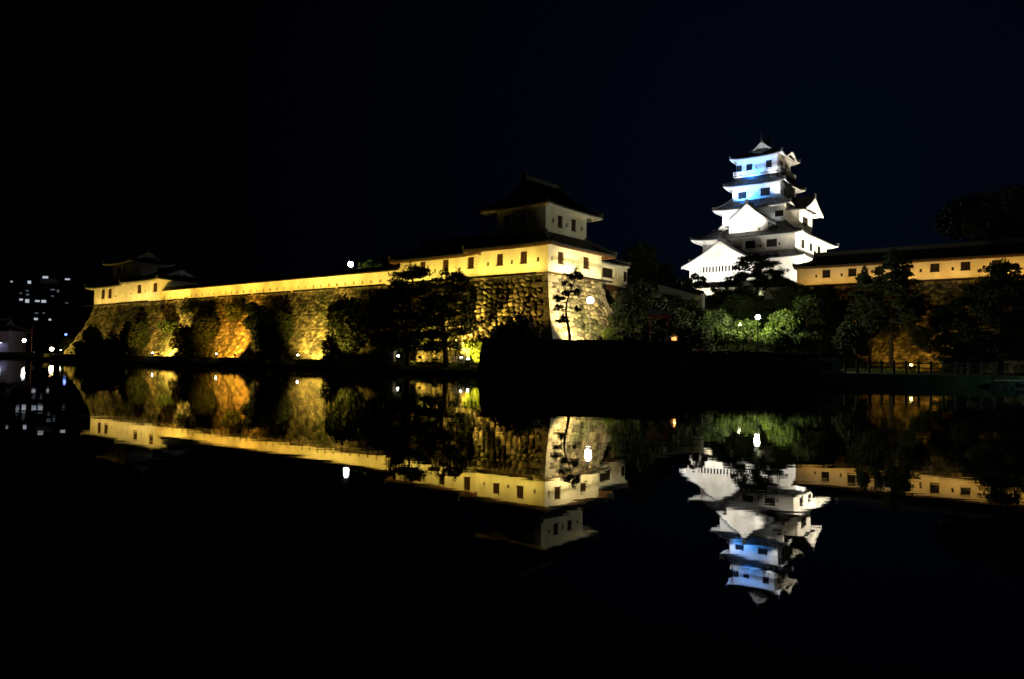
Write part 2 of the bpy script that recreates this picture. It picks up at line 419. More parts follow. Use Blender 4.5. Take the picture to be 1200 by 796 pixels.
def roof(parent, rect, ze, H, D, overhang, lift=0.45, gable=None, sides='SENW', pitch=0.42, tile=None, name='roof', xf=None, gable_mat=None, plain_gable=False,
         hips=True, rafters=True, ridge_h=0.55, eave_mat=None, barge=None):
    """hip skirt (gable None) or hip-and-gable roof with its ridge along y; plain_gable = gable to the eaves.
    D = run from the eave to the top of each slope, H = rise over D"""
    x0, x1, y0, y1 = rect
    P = lambda side, a, r, dz=0.0: (lambda p: (p[0], p[1], p[2] + dz))(slope_points(rect, ze, H, D, side, a, r, lift))
    tl = MB(xf); ev = MB(xf); hips_ = []; gabs = []
    for side in sides:
        along = (x0, x1) if side in 'SN' else (y0, y1)
        if plain_gable and side in 'SN': continue
        if plain_gable: cut = lambda r: 0.0
        elif gable is None: cut = lambda r: r
        elif side in 'SN': cut = lambda r: r
        else: cut = lambda r: min(r, gable - 0.55)
        rmax = gable + .02 if (gable is not None and side in 'SN') else D
        n_a = max(4, int((along[1] - along[0]) / (pitch / 4))); A = [along[0] + (along[1] - along[0]) * i / n_a for i in range(n_a + 1)]
        rs = [0, 0.35] + [rmax * k / 6 for k in range(1, 7)] if rmax > 1 else [0, rmax]
        rs = sorted(set([r for r in rs if r <= rmax]))
        vs = []; fs = []
        flip = side in 'EN' and False
        for j, r in enumerate(rs):
            lo, hi = along[0] + cut(r), along[1] - cut(r)
            for i, a in enumerate(A):
                rip = (0.07, 0.02, -0.03, 0.02)[i % 4]
                vs.append(P(side, min(max(a, lo), hi), r, rip))
        nA = len(A)
        for j in range(len(rs) - 1):
            for i in range(nA - 1): fs.append((j * nA + i, j * nA + i + 1, (j + 1) * nA + i + 1, (j + 1) * nA + i))
        # tile ends: a fascia of the same tiles below the edge
        base = len(vs)
        for i, a in enumerate(A): vs.append(P(side, a, 0.02, (-.26, -.16, -.08, -.16)[i % 4]))
        for i in range(nA - 1): fs.append((base + i, base + i + 1, i + 1, i))
        tl.add(vs, fs)
        # white soffit and rafters
        rr = [0.10, 0.5 * overhang, overhang + 0.1]; vs = []; fs = []
        for r in rr:
            for a in A[::2] + [A[-1]]: vs.append(P(side, min(max(a, along[0] + (0 if plain_gable else r)), along[1] - (0 if plain_gable else r)), r, -0.17 - 0.06 * r))
        m_ = len(A[::2]) + 1
        for j in range(2):
            for i in range(m_ - 1): fs.append((j * m_ + i, j * m_ + i + 1, (j + 1) * m_ + i + 1, (j + 1) * m_ + i))
        o = len(vs)
        for a in A[::2] + [A[-1]]: vs.append(P(side, a, 0.10, -0.42))
        for a in A[::2] + [A[-1]]: vs.append(P(side, min(max(a, along[0] + .22), along[1] - .22), 0.32, -0.42))
        for i in range(m_ - 1):
            fs.append((i, i + 1, o + i + 1, o + i)); fs.append((o + i, o + i + 1, o + m_ + i + 1, o + m_ + i))
        ev.add(vs, fs)
        if rafters:
            k = along[0] + 0.5
            while k < along[1] - 0.4:
                rl_ = min(overhang, k - along[0], along[1] - k) if not plain_gable else overhang
                if rl_ > 0.5:
                    w = 0.075; q = []
                    for dz0, dz1 in ((-.42, -.24),):
                        for r in (0.3, rl_):
                            for s_ in (-w, w):
                                q.append((k + s_, r))
                    pts = [P(side, q[0][0], q[0][1], -.40), P(side, q[1][0], q[1][1], -.40), P(side, q[3][0], q[3][1], -.42 ), P(side, q[2][0], q[2][1], -.42),
                           P(side, q[0][0], q[0][1], -.16), P(side, q[1][0], q[1][1], -.16), P(side, q[3][0], q[3][1], -.16), P(side, q[2][0], q[2][1], -.16)]
                    ev.hexa(pts)
                k += 0.62
    # hip ridges with end tiles
    if hips and not plain_gable:
        rm = D if gable is None else gable - 0.5
        for (cx, cy, sx, sy) in ((x0, y0, 1, 1), (x1, y0, -1, 1), (x0, y1, 1, -1), (x1, y1, -1, -1)):
            if not (('S' in sides if sy > 0 else 'N' in sides) and ('W' in sides if sx > 0 else 'E' in sides)): continue
            pts = []
            for k in range(7):
                r = rm * k / 6; p = P('S' if sy > 0 else 'N', cx + sx * r, r, 0.0); pts.append(Vector(p))
            rd = MB(xf); hips_.append(rd)
            rd.sweep([p + Vector((0, 0, -.02)) for p in pts], None, (sx, -sy, 0), 0.34, 0.30)
            rd.sweep([pts[0] + Vector((0, 0, .02)), pts[0] + Vector((sx * .12, sy * .12, .02))], None, (sx, -sy, 0), 0.38, 0.36)
    # gable tops
    if gable is not None or plain_gable:
        xc = (x0 + x1) / 2; g0 = 0.0 if plain_gable else gable - 0.55
        zr = ze + H
        rd = MB(xf); top_ridge = rd
        rd.box(xc - .2, xc + .2, y0 + g0 - .05, y1 - g0 + .05, zr - .05, zr + ridge_h)
        for yy in (y0 + g0 - .1, y1 - g0 - .08):
            rd.box(xc - .34, xc + .34, yy, yy + .18, zr - .25, zr + ridge_h + .3)
        inset = 0.55 if not plain_gable else 0.9
        rstart = 0.0 if plain_gable else gable - 0.55
        for s_, yw in ((1, y0 + g0 + inset), (-1, y1 - g0 - inset)):
            gm = MB(xf); bgd = MB(xf); vr = MB(xf); gabs.append((gm, bgd, vr))
            K = 8; prof = []
            r_in = overhang if plain_gable else rstart
            for k in range(K + 1):
                r = r_in + (D - r_in) * k / K; prof.append((x0 + r, ze + H * (0.68 * r / D + .32 * (r / D) ** 2)))
            ring = [(p[0], yw, p[1] - .12) for p in prof] + [(x0 + x1 - p[0], yw, p[1] - .12) for p in prof[-2::-1]]
            zb_ = min(p[2] for p in ring)
            gm.add(ring, [tuple(range(len(ring)))])
            # bargeboards along the verge
            yv = y0 + g0 + .06 if s_ > 0 else y1 - g0 - .06
            for sg in (0, 1):
                pts = []
                for k in range(K + 1):
                    r = rstart + (D - rstart) * k / K; xx = x0 + r if sg == 0 else x1 - r
                    pts.append((xx, yv, ze + H * (0.68 * r / D + .32 * (r / D) ** 2) - 0.52 + (0 if plain_gable else .04)))
                bgd.sweep(pts, None, (0, 1, 0), 0.16, 0.46)
                rdp = [(p[0], p[1] + (.08 if s_ > 0 else -.08), p[2] + .50) for p in pts]
                vr.sweep(rdp, None, (0, 1, 0), 0.36, 0.16)
                # soffit between verge and gable wall
                vs = []; 
                for p in pts: vs += [(p[0], yv, p[2] + .42), (p[0], yw, p[2] + .42)]
                bgd.add(vs, [(2 * i, 2 * i + 1, 2 * i + 3, 2 * i + 2) for i in range(K)])
            bgd.box(xc - .22, xc + .22, yv - .14, yv + .06, zr - 1.25, zr - .45)      # pendant
            bgd.box(xc - .38, xc + .38, yv - .12, yv + .04, zr - .95, zr - .62)
    r_o = tl.build(name, tile or M['tile'], parent)
    ev.build('eave', eave_mat or M['white'], r_o)
    for h_ in hips_: h_.build('hip_ridge', M['ridge'], r_o)
    if gable is not None or plain_gable:
        top_ridge.build('ridge', M['ridge'], r_o)
        for gm, bgd, vr in gabs:
            gm.build('gable', gable_mat or M['plaster'], r_o); bgd.build('bargeboard', barge or M['white'], r_o); vr.build('verge_tile', M['ridge'], r_o)
    return r_o

def roofx(parent, rect, ze, H, overhang, gable, **k):
    """hip-and-gable roof with its ridge along x"""
    a, b_, c, d = rect
    return roof(parent, (c, d, -b_, -a), ze, H, (d - c) / 2, overhang, gable=gable, xf=lambda x, y, z: (-y, x, z), **k)

def facade(mb, a0, a1, z0, z1, holes, depth, T):
    """flat wall with real openings; T(a, d, z) -> local point, d = depth into the wall"""
    A = sorted(set([a0, a1] + [h[0] for h in holes] + [h[1] for h in holes])); Z = sorted(set([z0, z1] + [h[2] for h in holes] + [h[3] for h in holes]))
    for i in range(len(A) - 1):
        for j in range(len(Z) - 1):
            ca, cz = (A[i] + A[i + 1]) / 2, (Z[j] + Z[j + 1]) / 2
            if any(h[0] < ca < h[1] and h[2] < cz < h[3] for h in holes): continue
            mb.add([T(A[i], 0, Z[j]), T(A[i + 1], 0, Z[j]), T(A[i + 1], 0, Z[j + 1]), T(A[i], 0, Z[j + 1])], [(0, 1, 2, 3)])
    for h in holes:
        p = [T(h[0], 0, h[2]), T(h[1], 0, h[2]), T(h[1], 0, h[3]), T(h[0], 0, h[3]), T(h[0], depth, h[2]), T(h[1], depth, h[2]), T(h[1], depth, h[3]), T(h[0], depth, h[3])]
        mb.add(p, [(0, 1, 5, 4), (1, 2, 6, 5), (2, 3, 7, 6), (3, 0, 4, 7)])

def storey(root, x0, x1, y0, y1, z0, z1, S=(), E=(), loopS=(), loopE=(), m=None, name='wall', wmat=None, back=None, bars=4, lw=.32, lh=.48):
    """box storey; S / E = windows on the front and right face as (centre, width, zlow, zhigh)"""
    m = m or M['plaster']; wb = MB()
    TS = lambda a, d, z: (a, y0 + d, z); TE = lambda a, d, z: (x1 - d, a, z)
    for wins, loops, T, a0, a1 in ((S, loopS, TS, x0, x1), (E, loopE, TE, y0, y1)):
        holes = [(c - w / 2, c + w / 2, za, zb) for c, w, za, zb in wins] + [(c - lw / 2, c + lw / 2, z, z + lh) for c, z in loops]
        facade(wb, a0, a1, z0, z1, holes, 0.24, T)
    wb.add([(x0, y0, z0), (x0, y1, z0), (x0, y1, z1), (x0, y0, z1)], [(0, 1, 2, 3)])
    wb.add([(x1, y1, z0), (x0, y1, z0), (x0, y1, z1), (x1, y1, z1)], [(0, 1, 2, 3)])
    wb.add([(x0, y0, z1), (x1, y0, z1), (x1, y1, z1), (x0, y1, z1)], [(0, 1, 2, 3)])
    wo = wb.build(name, m, root)
    for wins, T in ((S, TS), (E, TE)):
        for c, w, za, zb in wins:
            q = MB(); fb = .07
            def bx(a, b_, d0, d1, za_, zb_):
                q.hexa([T(a, d0, za_), T(b_, d0, za_), T(b_, d1, za_), T(a, d1, za_), T(a, d0, zb_), T(b_, d0, zb_), T(b_, d1, zb_), T(a, d1, zb_)])
            if back is None: bx(c - w / 2, c + w / 2, .19, .28, za, zb)
            else:
                q0 = MB(); q0.hexa([T(c - w / 2, .19, za), T(c + w / 2, .19, za), T(c + w / 2, .22, za), T(c - w / 2, .22, za), T(c - w / 2, .19, zb), T(c + w / 2, .19, zb), T(c + w / 2, .22, zb), T(c - w / 2, .22, zb)])
                q0.build('window_board', back, root)
            bx(c - w / 2 - .06, c + w / 2 + .06, -.05, .05, za - .10, za - .003)
            for k in range(bars):
                a = c - w / 2 + w * (k + .5) / bars; bx(a - w / bars * .22, a + w / bars * .22, .07, .14, za + .01, zb - .01)
            q.build('window', wmat or M['wood'], root)
    q = MB(); any_ = False
    for loops, T in ((loopS, TS), (loopE, TE)):
        for c, z in loops:
            q = MB()
            q.hexa([T(c - lw / 2, .2, z), T(c + lw / 2, .2, z), T(c + lw / 2, .27, z), T(c - lw / 2, .27, z), T(c - lw / 2, .2, z + lh), T(c + lw / 2, .2, z + lh), T(c + lw / 2, .27, z + lh), T(c - lw / 2, .27, z + lh)])
            q.build('loophole', M['black'], root)  # black panel at the back stands in for the shade inside the hole
    return wo

def base_rail(root, x0, x1, y0, y1, z):
    q = MB(); q.box(x0 - .12, x1 + .12, y0 - .12, y0 + .15, z - .16, z + .02); q.box(x1 - .15, x1 + .12, y0 + .15, y1, z - .16, z + .02)
    return q.build('sill_beam', M['wood'], root)

# ---- near corner turret
tr = empty('corner_turret', (C0[0], C0[1], 0), TH, 'bright two storey white corner turret above the rubble corner, dark upper floor', 'turret')
wx = lambda px, y=0.0: lx(C0, px, y); wy = lambda px, x=0.0: ly(C0, px, x)
zb, zt = 11.05, 14.35
storey(tr, -9.8, 0, 0, 10.8, zb, zt, S=[(wx(584), .95, 12.2, 13.5), (wx(612), .95, 12.2, 13.5)], E=[(wy(656), 1.15, 12.2, 13.5), (wy(686), 1.25, 12.2, 13.5)],
       loopS=[(wx(570), 12.2), (wx(598), 12.2), (wx(629), 12.25)], loopE=[(wy(645.5), 12.35), (wy(670), 12.2), (wy(697.5), 12.1)])
base_rail(tr, -9.8, 0, 0, 10.8, zb)
roof(tr, (-11.2, 1.3, -1.3, 12.1), 14.05, 1.75, 2.75, 1.3, lift=.12, eave_mat=M['brown'])
storey(tr, -8.3, -1.4, 1.4, 9.6, 15.6, 18.9, S=[(-6.9, .75, 16.7, 18.0), (-4.5, .75, 16.7, 18.0)], E=[(4.2, .9, 16.6, 17.9), (6.9, .9, 16.6, 17.9)],
       loopS=[(-8.0, 17.0), (-5.7, 17.0), (-2.9, 17.0)], loopE=[(2.8, 16.9), (5.5, 16.8), (8.6, 16.8)], name='upper_wall')
roof(tr, (-9.75, .05, -.05, 11.05), 18.55, 3.6, 4.9, 1.4, gable=2.6, name='upper_roof', ridge_h=.4, lift=.16)
# ---- turret wing running left
tw = empty('turret_wing', (C0[0], C0[1], 0), TH, 'single storey white wing with three windows left of the corner turret', 'building')
storey(tw, -23.3, -9.75, .35, 6.5, 10.92, 14.2, S=[(wx(493.5, .35), 1.0, 12.2, 13.5), (wx(520.5, .35), 1.0, 12.2, 13.5), (wx(550, .35), 1.0, 12.2, 13.5)],
       loopS=[(wx(482, .35), 12.0), (wx(508, .35), 12.0), (wx(537, .35), 12.0), (wx(562, .35), 12.0)])
roofx(tw, (-24.3, -9.4, -.75, 7.6), 13.75, 2.3, 1.1, 2.6, lift=.2, eave_mat=M['brown'])
# small vents under the eave
for px in (503, 532):
    q = MB(); a = wx(px, .3); q.box(a - .45, a + .45, .22, .36, 13.62, 13.8); q.build('eave_vent', M['wood'], tw)
# ---- lower annex behind the turret on the right
ta = empty('turret_annex', (C0[0], C0[1], 0), TH, 'shaded low annex with a wide dark opening, right of the corner turret', 'building')
ax = -1.6
storey(ta, -7, ax, 10.9, 17.7, 10.95, 13.9, E=[(wy(711.5, ax), 2.6, 12.0, 13.1), (wy(732, ax), .9, 11.9, 13.1)], loopE=[(wy(722.5, ax), 12.0)], bars=7, wmat=M['black'])
q = MB(); q.box(ax - .1, ax + .25, 10.9, 17.7, 10.4, 10.93); q.build('sill_beam', M['wood'], ta)
roof(ta, (-8, ax + 1.0, 10.7, 18.7), 13.6, 1.9, 3.6, 1.0, gable=2.9, lift=.25, sides='SENW')

# ---- far left turret
LB = empty('far_turret', (C0[0], C0[1], 0), TH, 'small yellow lit two storey white turret at the far left end', 'turret')
storey(LB, -111, wx(151), -.05, 9, 11.0, 14.6, S=[(wx(119.5), 1.5, 12.2, 14.0), (wx(127.5), 1.5, 12.2, 14.0)], loopS=[(wx(134), 12.3)], lw=.5, lh=.5)
storey(LB, wx(151), wx(190), -.6, 9, 10.95, 14.9, S=[(wx(161.5, -.6), 1.6, 12.6, 14.1), (wx(180, -.6), 1.5, 12.6, 14.1)], loopS=[(wx(152, -.6), 12.4), (wx(169, -.6), 12.6)], lw=.4, lh=.5)
q = MB(); q.box(-111.2, wx(149), -.2, .1, 10.85, 11.02); q.build('sill_beam', M['wood'], LB)
roof(LB, (-112.4, wx(151) + .4, -1.3, 10.3), 14.3, 1.8, 3.6, 1.3)
roofx(LB, (wx(151) - .6, wx(190) + 1.0, -1.8, 10.2), 14.65, 2.4, 1.1, 3.6, lift=.2)
storey(LB, -108.5, -99.6, 2.3, 8.4, 16.0, 19.4, S=[(-105.8, 1.0, 17.2, 18.6), (-103.6, 1.0, 17.2, 18.6)], name='upper_wall')
roofx(LB, (-110, -98.1, .8, 9.9), 19.1, 2.5, 1.4, 2.6, name='upper_roof')

# ---- long white wall with loopholes
pw = empty('plaster_wall', (C0[0], C0[1], 0), TH, 'long white plaster wall with small loopholes between the near and far turrets', 'wall')
xa, xb = wx(190), -23.35
holes = []
lx_ = xa + 2.0
while lx_ < xb - 1.5:
    holes.append((lx_ - .18, lx_ + .18, 11.3, 11.72)); lx_ += 1.75
w_ = MB(); facade(w_, xa, xb, ZS, 12.65, holes, .28, lambda a, d, z: (a, .3 + d, z))
w_.box(xa, xb, .62, .9, ZS, 12.65); w_.build('wall', M['plaster'], pw)
q = MB()
for h in holes: q.box(h[0], h[1], .55, .6, h[2], h[3])
o = q.build('loophole', M['black'], pw);  # black backs imitate the dark inside the holes
def coping(parent, x0, x1, yc, z, w=.75, h=.45, xf=None):
    """small tiled roof on a plaster wall, ridge along x"""
    tl = MB(xf); n_ = int((x1 - x0) / .11); A = [x0 + (x1 - x0) * i / n_ for i in range(n_ + 1)]
    for s_ in (-1, 1):
        vs = []; fs = []
        for r, zz in ((w, 0), (w * .5, h * .55), (0, h)):
            for i, a in enumerate(A): vs.append((a, yc + s_ * r, z + zz + (.05, .01, -.03, .01)[i % 4]))
        for a in A: vs.append((a, yc + s_ * (w - .02), z - .1))
        k = len(A)
        for j in range(2):
            for i in range(k - 1): fs.append((j * k + i, j * k + i + 1, (j + 1) * k + i + 1, (j + 1) * k + i))
        for i in range(k - 1): fs.append((i, i + 1, 3 * k + i + 1, 3 * k + i))
        tl.add(vs, fs)
    tl.box(x0, x1, yc - .13, yc + .13, z + h - .02, z + h + .22)
    t_ = tl.build('coping', M['tile'], parent)
    e_ = MB(xf); e_.hexa([(x0, yc - w + .1, z - .14), (x1, yc - w + .1, z - .14), (x1, yc + w - .1, z - .14), (x0, yc + w - .1, z - .14), (x0, yc - .2, z + h * .6), (x1, yc - .2, z + h * .6), (x1, yc + .2, z + h * .6), (x0, yc + .2, z + h * .6)])
    e_.build('eave', M['white'], t_)
    return t_
coping(pw, xa, xb, .6, 12.72)

# ---- the gallery on the right
gl = empty('long_gallery', (GO[0], GO[1], 0), TH, 'long amber lit white gallery with square dark windows on the right stone wall', 'building')
gx_ = lambda px: lx(GO, px, 0)
wins = [968, 998.5, 1030, 1062, 1095.5, 1131.5, 1168.5, 1209]; loops = [956, 986, 1014, 1046, 1079, 1116.5, 1153, 1190]
storey(gl, gx_(933.5), 48, 0, 6, 13.68, 16.75, S=[(gx_(p), 1.15, 14.75, 15.85) for p in wins] + [(gx_(1209) + 4 * k, 1.15, 14.75, 15.85) for k in range(1, 4)],
       loopS=[(gx_(p), 14.75) for p in loops], bars=5, wmat=M['black'])
q = MB(); q.box(gx_(933.5), 48, -.12, .1, 13.52, 13.67); q.build('sill_beam', M['wood'], gl)
roofx(gl, (gx_(933.5) - .25, 49, -1.1, 7.1), 16.4, 2.0, 1.1, 2.6, lift=.2, eave_mat=M['brown'])

# ---- the keep
kp = empty('castle_keep', (KO[0], KO[1], 0), TH, 'tall white five tiered castle keep with gables, blue light on its upper floors', 'castle keep')
kx = lambda px, y: lx(KO, px, y); ky = lambda px, x: ly(KO, px, x)
storey(kp, -22, -1.3, 1.3, 22, 16.5, 23.6)
roof(kp, (-23.8, .5, -.5, 23.8), 23.1, 1.7, 2.6, 1.7, lift=.35)
storey(kp, -21.8, -2, 2, 23.4, 24.4, 28.6, S=[(kx(878, 2), 2.2, 25.7, 27.2), (kx(903.5, 2), 2.2, 25.7, 27.2)],
       E=[(ky(940.5, -2), 2.3, 25.6, 27.3), (ky(950, -2), 2.3, 25.6, 27.3), (ky(959.3, -2), 2.3, 25.6, 27.3)],
       loopS=[(kx(890, 2), 25.6), (kx(912.5, 2), 25.8), (kx(866, 2), 25.8)], bars=6, wmat=M['black'], lw=.4, lh=.6)
roof(kp, (-23.8, 0, 0, 25.8), 27.9, 3.4, 5.2, 2.0, lift=.55)
storey(kp, -18.7, -5.1, 5.1, 20.7, 30.3, 35.0, S=[(kx(912, 5.1), 1.8, 32.4, 33.6)], bars=5, wmat=M['black'])
# projecting bay on the right face
storey(kp, -5.3, -2.8, 7.0, 15.6, 29.2, 34.2, E=[(ky(943.2, -2.8), 3.6, 31.0, 32.7)], name='bay_wall', bars=7, wmat=M['black'])
roof(kp, (5.6, 17.0, .9, 6.6), 33.7, 3.0, 5.7, 1.3, plain_gable=True, lift=0, name='bay_roof', xf=lambda x, y, z: (-y, x, z))
roof(kp, (-20.4, -3.4, 3.4, 20.4), 34.6, 2.7, 3.2, 1.6, lift=.5)
storey(kp, -17.1, -6.7, 6.7, 17.1, 36.3, 40.3, S=[(kx(895.5, 6.7), 2.1, 37.5, 39.1), (kx(868.5, 6.7), 1.9, 37.4, 38.8)], E=[(10, 1.8, 37.6, 39)], bars=5, wmat=M['black'])
roof(kp, (-18.7, -5.1, 5.1, 18.7), 39.9, 2.5, 2.6, 1.5, lift=.5)
storey(kp, -16.1, -7.7, 7.7, 16.1, 41.4, 46.4, S=[(kx(899.5, 7.7), 1.3, 43.4, 45.2), (kx(876.5, 7.7), 1.4, 43.6, 45.0), (kx(864.5, 7.7), 1.2, 43.6, 45.0)], E=[(10.4, 1.5, 43.4, 45.2), (13.4, 1.5, 43.4, 45.2)], bars=4, wmat=M['black'], name='top_wall')
roof(kp, (-17.7, -6.1, 6.1, 17.7), 46.0, 4.1, 5.8, 1.6, lift=.55, gable=4.2, name='top_roof', ridge_h=.6)
# balcony round the top floor
q = MB(); q.box(-17.0, -6.8, 6.8, 7.72, 42.15, 42.3); q.box(-7.68, -6.8, 7.72, 17.0, 42.15, 42.3); bal = q.build('balcony', M['white'], kp)
q = MB()
for z in (42.62, 42.95, 43.25): q.box(-17.05, -6.75, 6.8, 6.9, z, z + .08); q.box(-6.9, -6.8, 6.95, 17.0, z, z + .08)
a = -17.0
while a < -6.7: q.box(a, a + .1, 6.78, 6.92, 42.3, 43.35); a += 1.12
a = 8.0
while a < 17: q.box(-6.93, -6.77, a, a + .1, 42.3, 43.35); a += 1.12
q.build('balcony_rail', M['paint'], bal)
# curved bow gable on the right eave of the top roof
q = MB(); K = 16; vs = []
for i in range(K + 1):
    s_ = -1 + 2 * i / K; yy = 11.9 + s_ * 3.0; zz = 46.1 + 1.15 * (math.cos(s_ * math.pi) * .5 + .5) ** .9
    vs += [(-5.85, yy, zz), (-9.2, yy, zz + .25), (-5.85, yy, zz - .35), (-6.1, yy, zz - .35)]
fs = []
for i in range(K):
    a = 4 * i; fs += [(a, a + 4, a + 5, a + 1), (a, a + 2, a + 6, a + 4), (a + 2, a + 3, a + 7, a + 6)]
q.add(vs, fs); q.build('bow_gable', M['white'], kp)
q = MB(); vs = []
for i in range(K + 1):
    s_ = -1 + 2 * i / K; yy = 11.9 + s_ * 3.0; zz = 46.1 + 1.15 * (math.cos(s_ * math.pi) * .5 + .5) ** .9
    vs += [(-5.80, yy, zz + .06), (-9.3, yy, zz + .34)]
q.add(vs, [(2 * i, 2 * i + 2, 2 * i + 3, 2 * i + 1) for i in range(K)]); q.build('bow_gable_tiles', M['tile'], kp)
# large gable on the front of the widest roof
gxc = kx(873.5, 1.2); 
roof(kp, (gxc - 6.1, gxc + 6.1, 1.3, 8.5), 30.4, 4.6, 6.1, .9, plain_gable=True, lift=0, name='gable_roof')
q = MB(); q.box(gxc - 4.2, gxc + 4.2, 2.35, 6, 28.6, 30.75); q.build('gable_wall', M['plaster'], kp)
# front wing with the big gable
storey(kp, -21.6, -7.6, -5.0, 1.35, 16.5, 22.2, S=[((kx(820, -5) + kx(873, -5)) / 2, kx(873, -5) - kx(820, -5), 20.2, 21.4)], bars=14, wmat=M['white'], back=M['black'], name='front_wing_wall')
roof(kp, (-22.9, -6.3, -6.1, 2.5), 21.6, 4.9, 8.3, 1.3, plain_gable=True, lift=0, name='front_wing_roof')
# fish finials on the top ridge
for yy, s_ in ((9.7, 1), (14.1, -1)):
    q = MB(); pts = []; rd_ = []
    for k in range(8):
        t = k / 7; pts.append((-11.9, yy + s_ * (.15 * math.sin(t * 3) + .25 * t * t) , 50.5 + 1.4 * t)); rd_.append(.24 * (1 - t) ** .7 + .05)
    q.tube(pts, rd_, 8); tip = pts[-1]
    q.hexa([(tip[0] - .05, tip[1] - .28, tip[2]), (tip[0] + .05, tip[1] - .28, tip[2]), (tip[0] + .05, tip[1] + .28, tip[2]), (tip[0] - .05, tip[1] + .28, tip[2]),
            (tip[0] - .02, tip[1] - .42, tip[2] + .3), (tip[0] + .02, tip[1] - .42, tip[2] + .3), (tip[0] + .02, tip[1] + .42, tip[2] + .3), (tip[0] - .02, tip[1] + .42, tip[2] + .3)])
    q.build('fish_finial', M['gilt'], kp)

# ---- small plaster walls left of the keep
def small_wall(p0, p1, z0, z1, h, label, thick=.5):
    a, b_ = Vector(p0), Vector(p1); L = (b_ - a).length; th = math.atan2(b_.y - a.y, b_.x - a.x)
    r = empty('plaster_wall', (a.x, a.y, 0), th, label, 'wall')
    q = MB(); dz = z1 - z0
    q.hexa([(0, -thick / 2, z0 - h), (L, -thick / 2, z1 - h), (L, thick / 2, z1 - h), (0, thick / 2, z0 - h), (0, -thick / 2, z0), (L, -thick / 2, z1), (L, thick / 2, z1), (0, thick / 2, z0)])
    q.build('wall', M['plaster'], r)
    coping(r, 0, L, 0, 0, .6, .4, xf=lambda x, y, z: (x, y, z + z0 + dz * x / L))
    return r
p0 = at(768, 330, 152); p1 = at(808, 328, 148)
small_wall(p0.xy, p1.xy, p0.z - .2, p0.z - .2, 3.5, 'short white wall joining the left side of the keep wing')
p0 = at(772, 332, 126); p1 = at(824, 346, 112)
small_wall(p0.xy, p1.xy, p0.z, p1.z, 2.6, 'tile topped wall sloping down in front of the keep wing')

# ------------------------------------------------------------------ vegetation
def leaf_mesh(name, blobs, n, size, m, parent, flat=0.0, shell=0.5, seed=0, aspect=0.5, holes=0.0):
    """many small leaf faces through a set of ellipsoids (cx, cy, cz, rx, ry, rz)"""
    rg = np.random.default_rng(seed)
    B = np.array(blobs, float); vol = (B[:, 3] * B[:, 4] * B[:, 5]) ** (2 / 3); k = rg.choice(len(B), n, p=vol / vol.sum())
    d = rg.normal(size=(n, 3)); d /= np.linalg.norm(d, axis=1)[:, None]
    r = rg.uniform(0, 1, n) ** (1 / 3) * (1 - shell) + shell * (1 - np.abs(rg.normal(0, .14, n)))
    lump = 1 + .16 * np.sin(d[:, 0] * 5 + k) * np.cos(d[:, 2] * 4 + k * 2) + .1 * np.sin(d[:, 1] * 9 + 3 * k)
    c = B[k, :3] + d * (r * lump)[:, None] * B[k, 3:6]
    if holes > 0:
        hv = np.sin(c[:, 0] * 1.9 + seed) * np.cos(c[:, 1] * 1.7) + np.sin(c[:, 2] * 2.6 + seed * 2) * .8
        c = c[hv > -1.6 + holes]; 
    n = len(c)
    a = rg.normal(size=(n, 3)); a[:, 2] *= (1 - flat); a /= np.linalg.norm(a, axis=1)[:, None]
    b_ = rg.normal(size=(n, 3)); b_[:, 2] *= (1 - flat); b_ -= (a * b_).sum(1)[:, None] * a; b_ /= np.linalg.norm(b_, axis=1)[:, None] + 1e-6
    sz = size * rg.uniform(.55, 1.4, n)[:, None]
    a = a * sz; b_ = b_ * sz * aspect
    V = np.stack([c - a, c - b_ * .9, c + a, c + b_ * .9], 1).reshape(-1, 3)
    me = bpy.data.meshes.new(name); quick(me, V, np.arange(n * 4).reshape(n, 4), 4); me.materials.append(m)
    o = bpy.data.objects.new(name, me); COL.objects.link(o)
    if parent is not None: o.parent = parent
    return o

def bush(loc, rx, ry, rz, label, m='ivy', n=None, seed=0, size=.16, kind='shrub', group=None, nb_=9):
    rg = random.Random(seed)
    root = empty('shrub', loc, 0, label, kind, group)
    bl = [(0, 0, rz * .9, rx * .62, ry * .62, rz * .8)]
    for i in range(nb_):
        a = rg.uniform(0, 6.28); q = rg.uniform(.35, .72); z = rg.uniform(.35, 1.45)
        s_ = rg.uniform(.28, .5); bl.append((rx * q * math.cos(a), ry * q * math.sin(a), rz * z, rx * s_, ry * s_, rz * s_))
    n = n or int(900 + 260 * rx * rz)
    leaf_mesh('foliage', bl, n, size, M[m], root, shell=.55, seed=seed, holes=.25)
    q = MB()
    for i in range(5):
        a = rg.uniform(0, 6.28); q.tube([(.15 * math.cos(a), .15 * math.sin(a), -.2), (rx * .2 * math.cos(a), ry * .2 * math.sin(a), rz * .6), (rx * .5 * math.cos(a), ry * .5 * math.sin(a), rz * 1.2)], [.09, .06, .02], 5)
    q.build('stem', M['bark'], root)
    return root

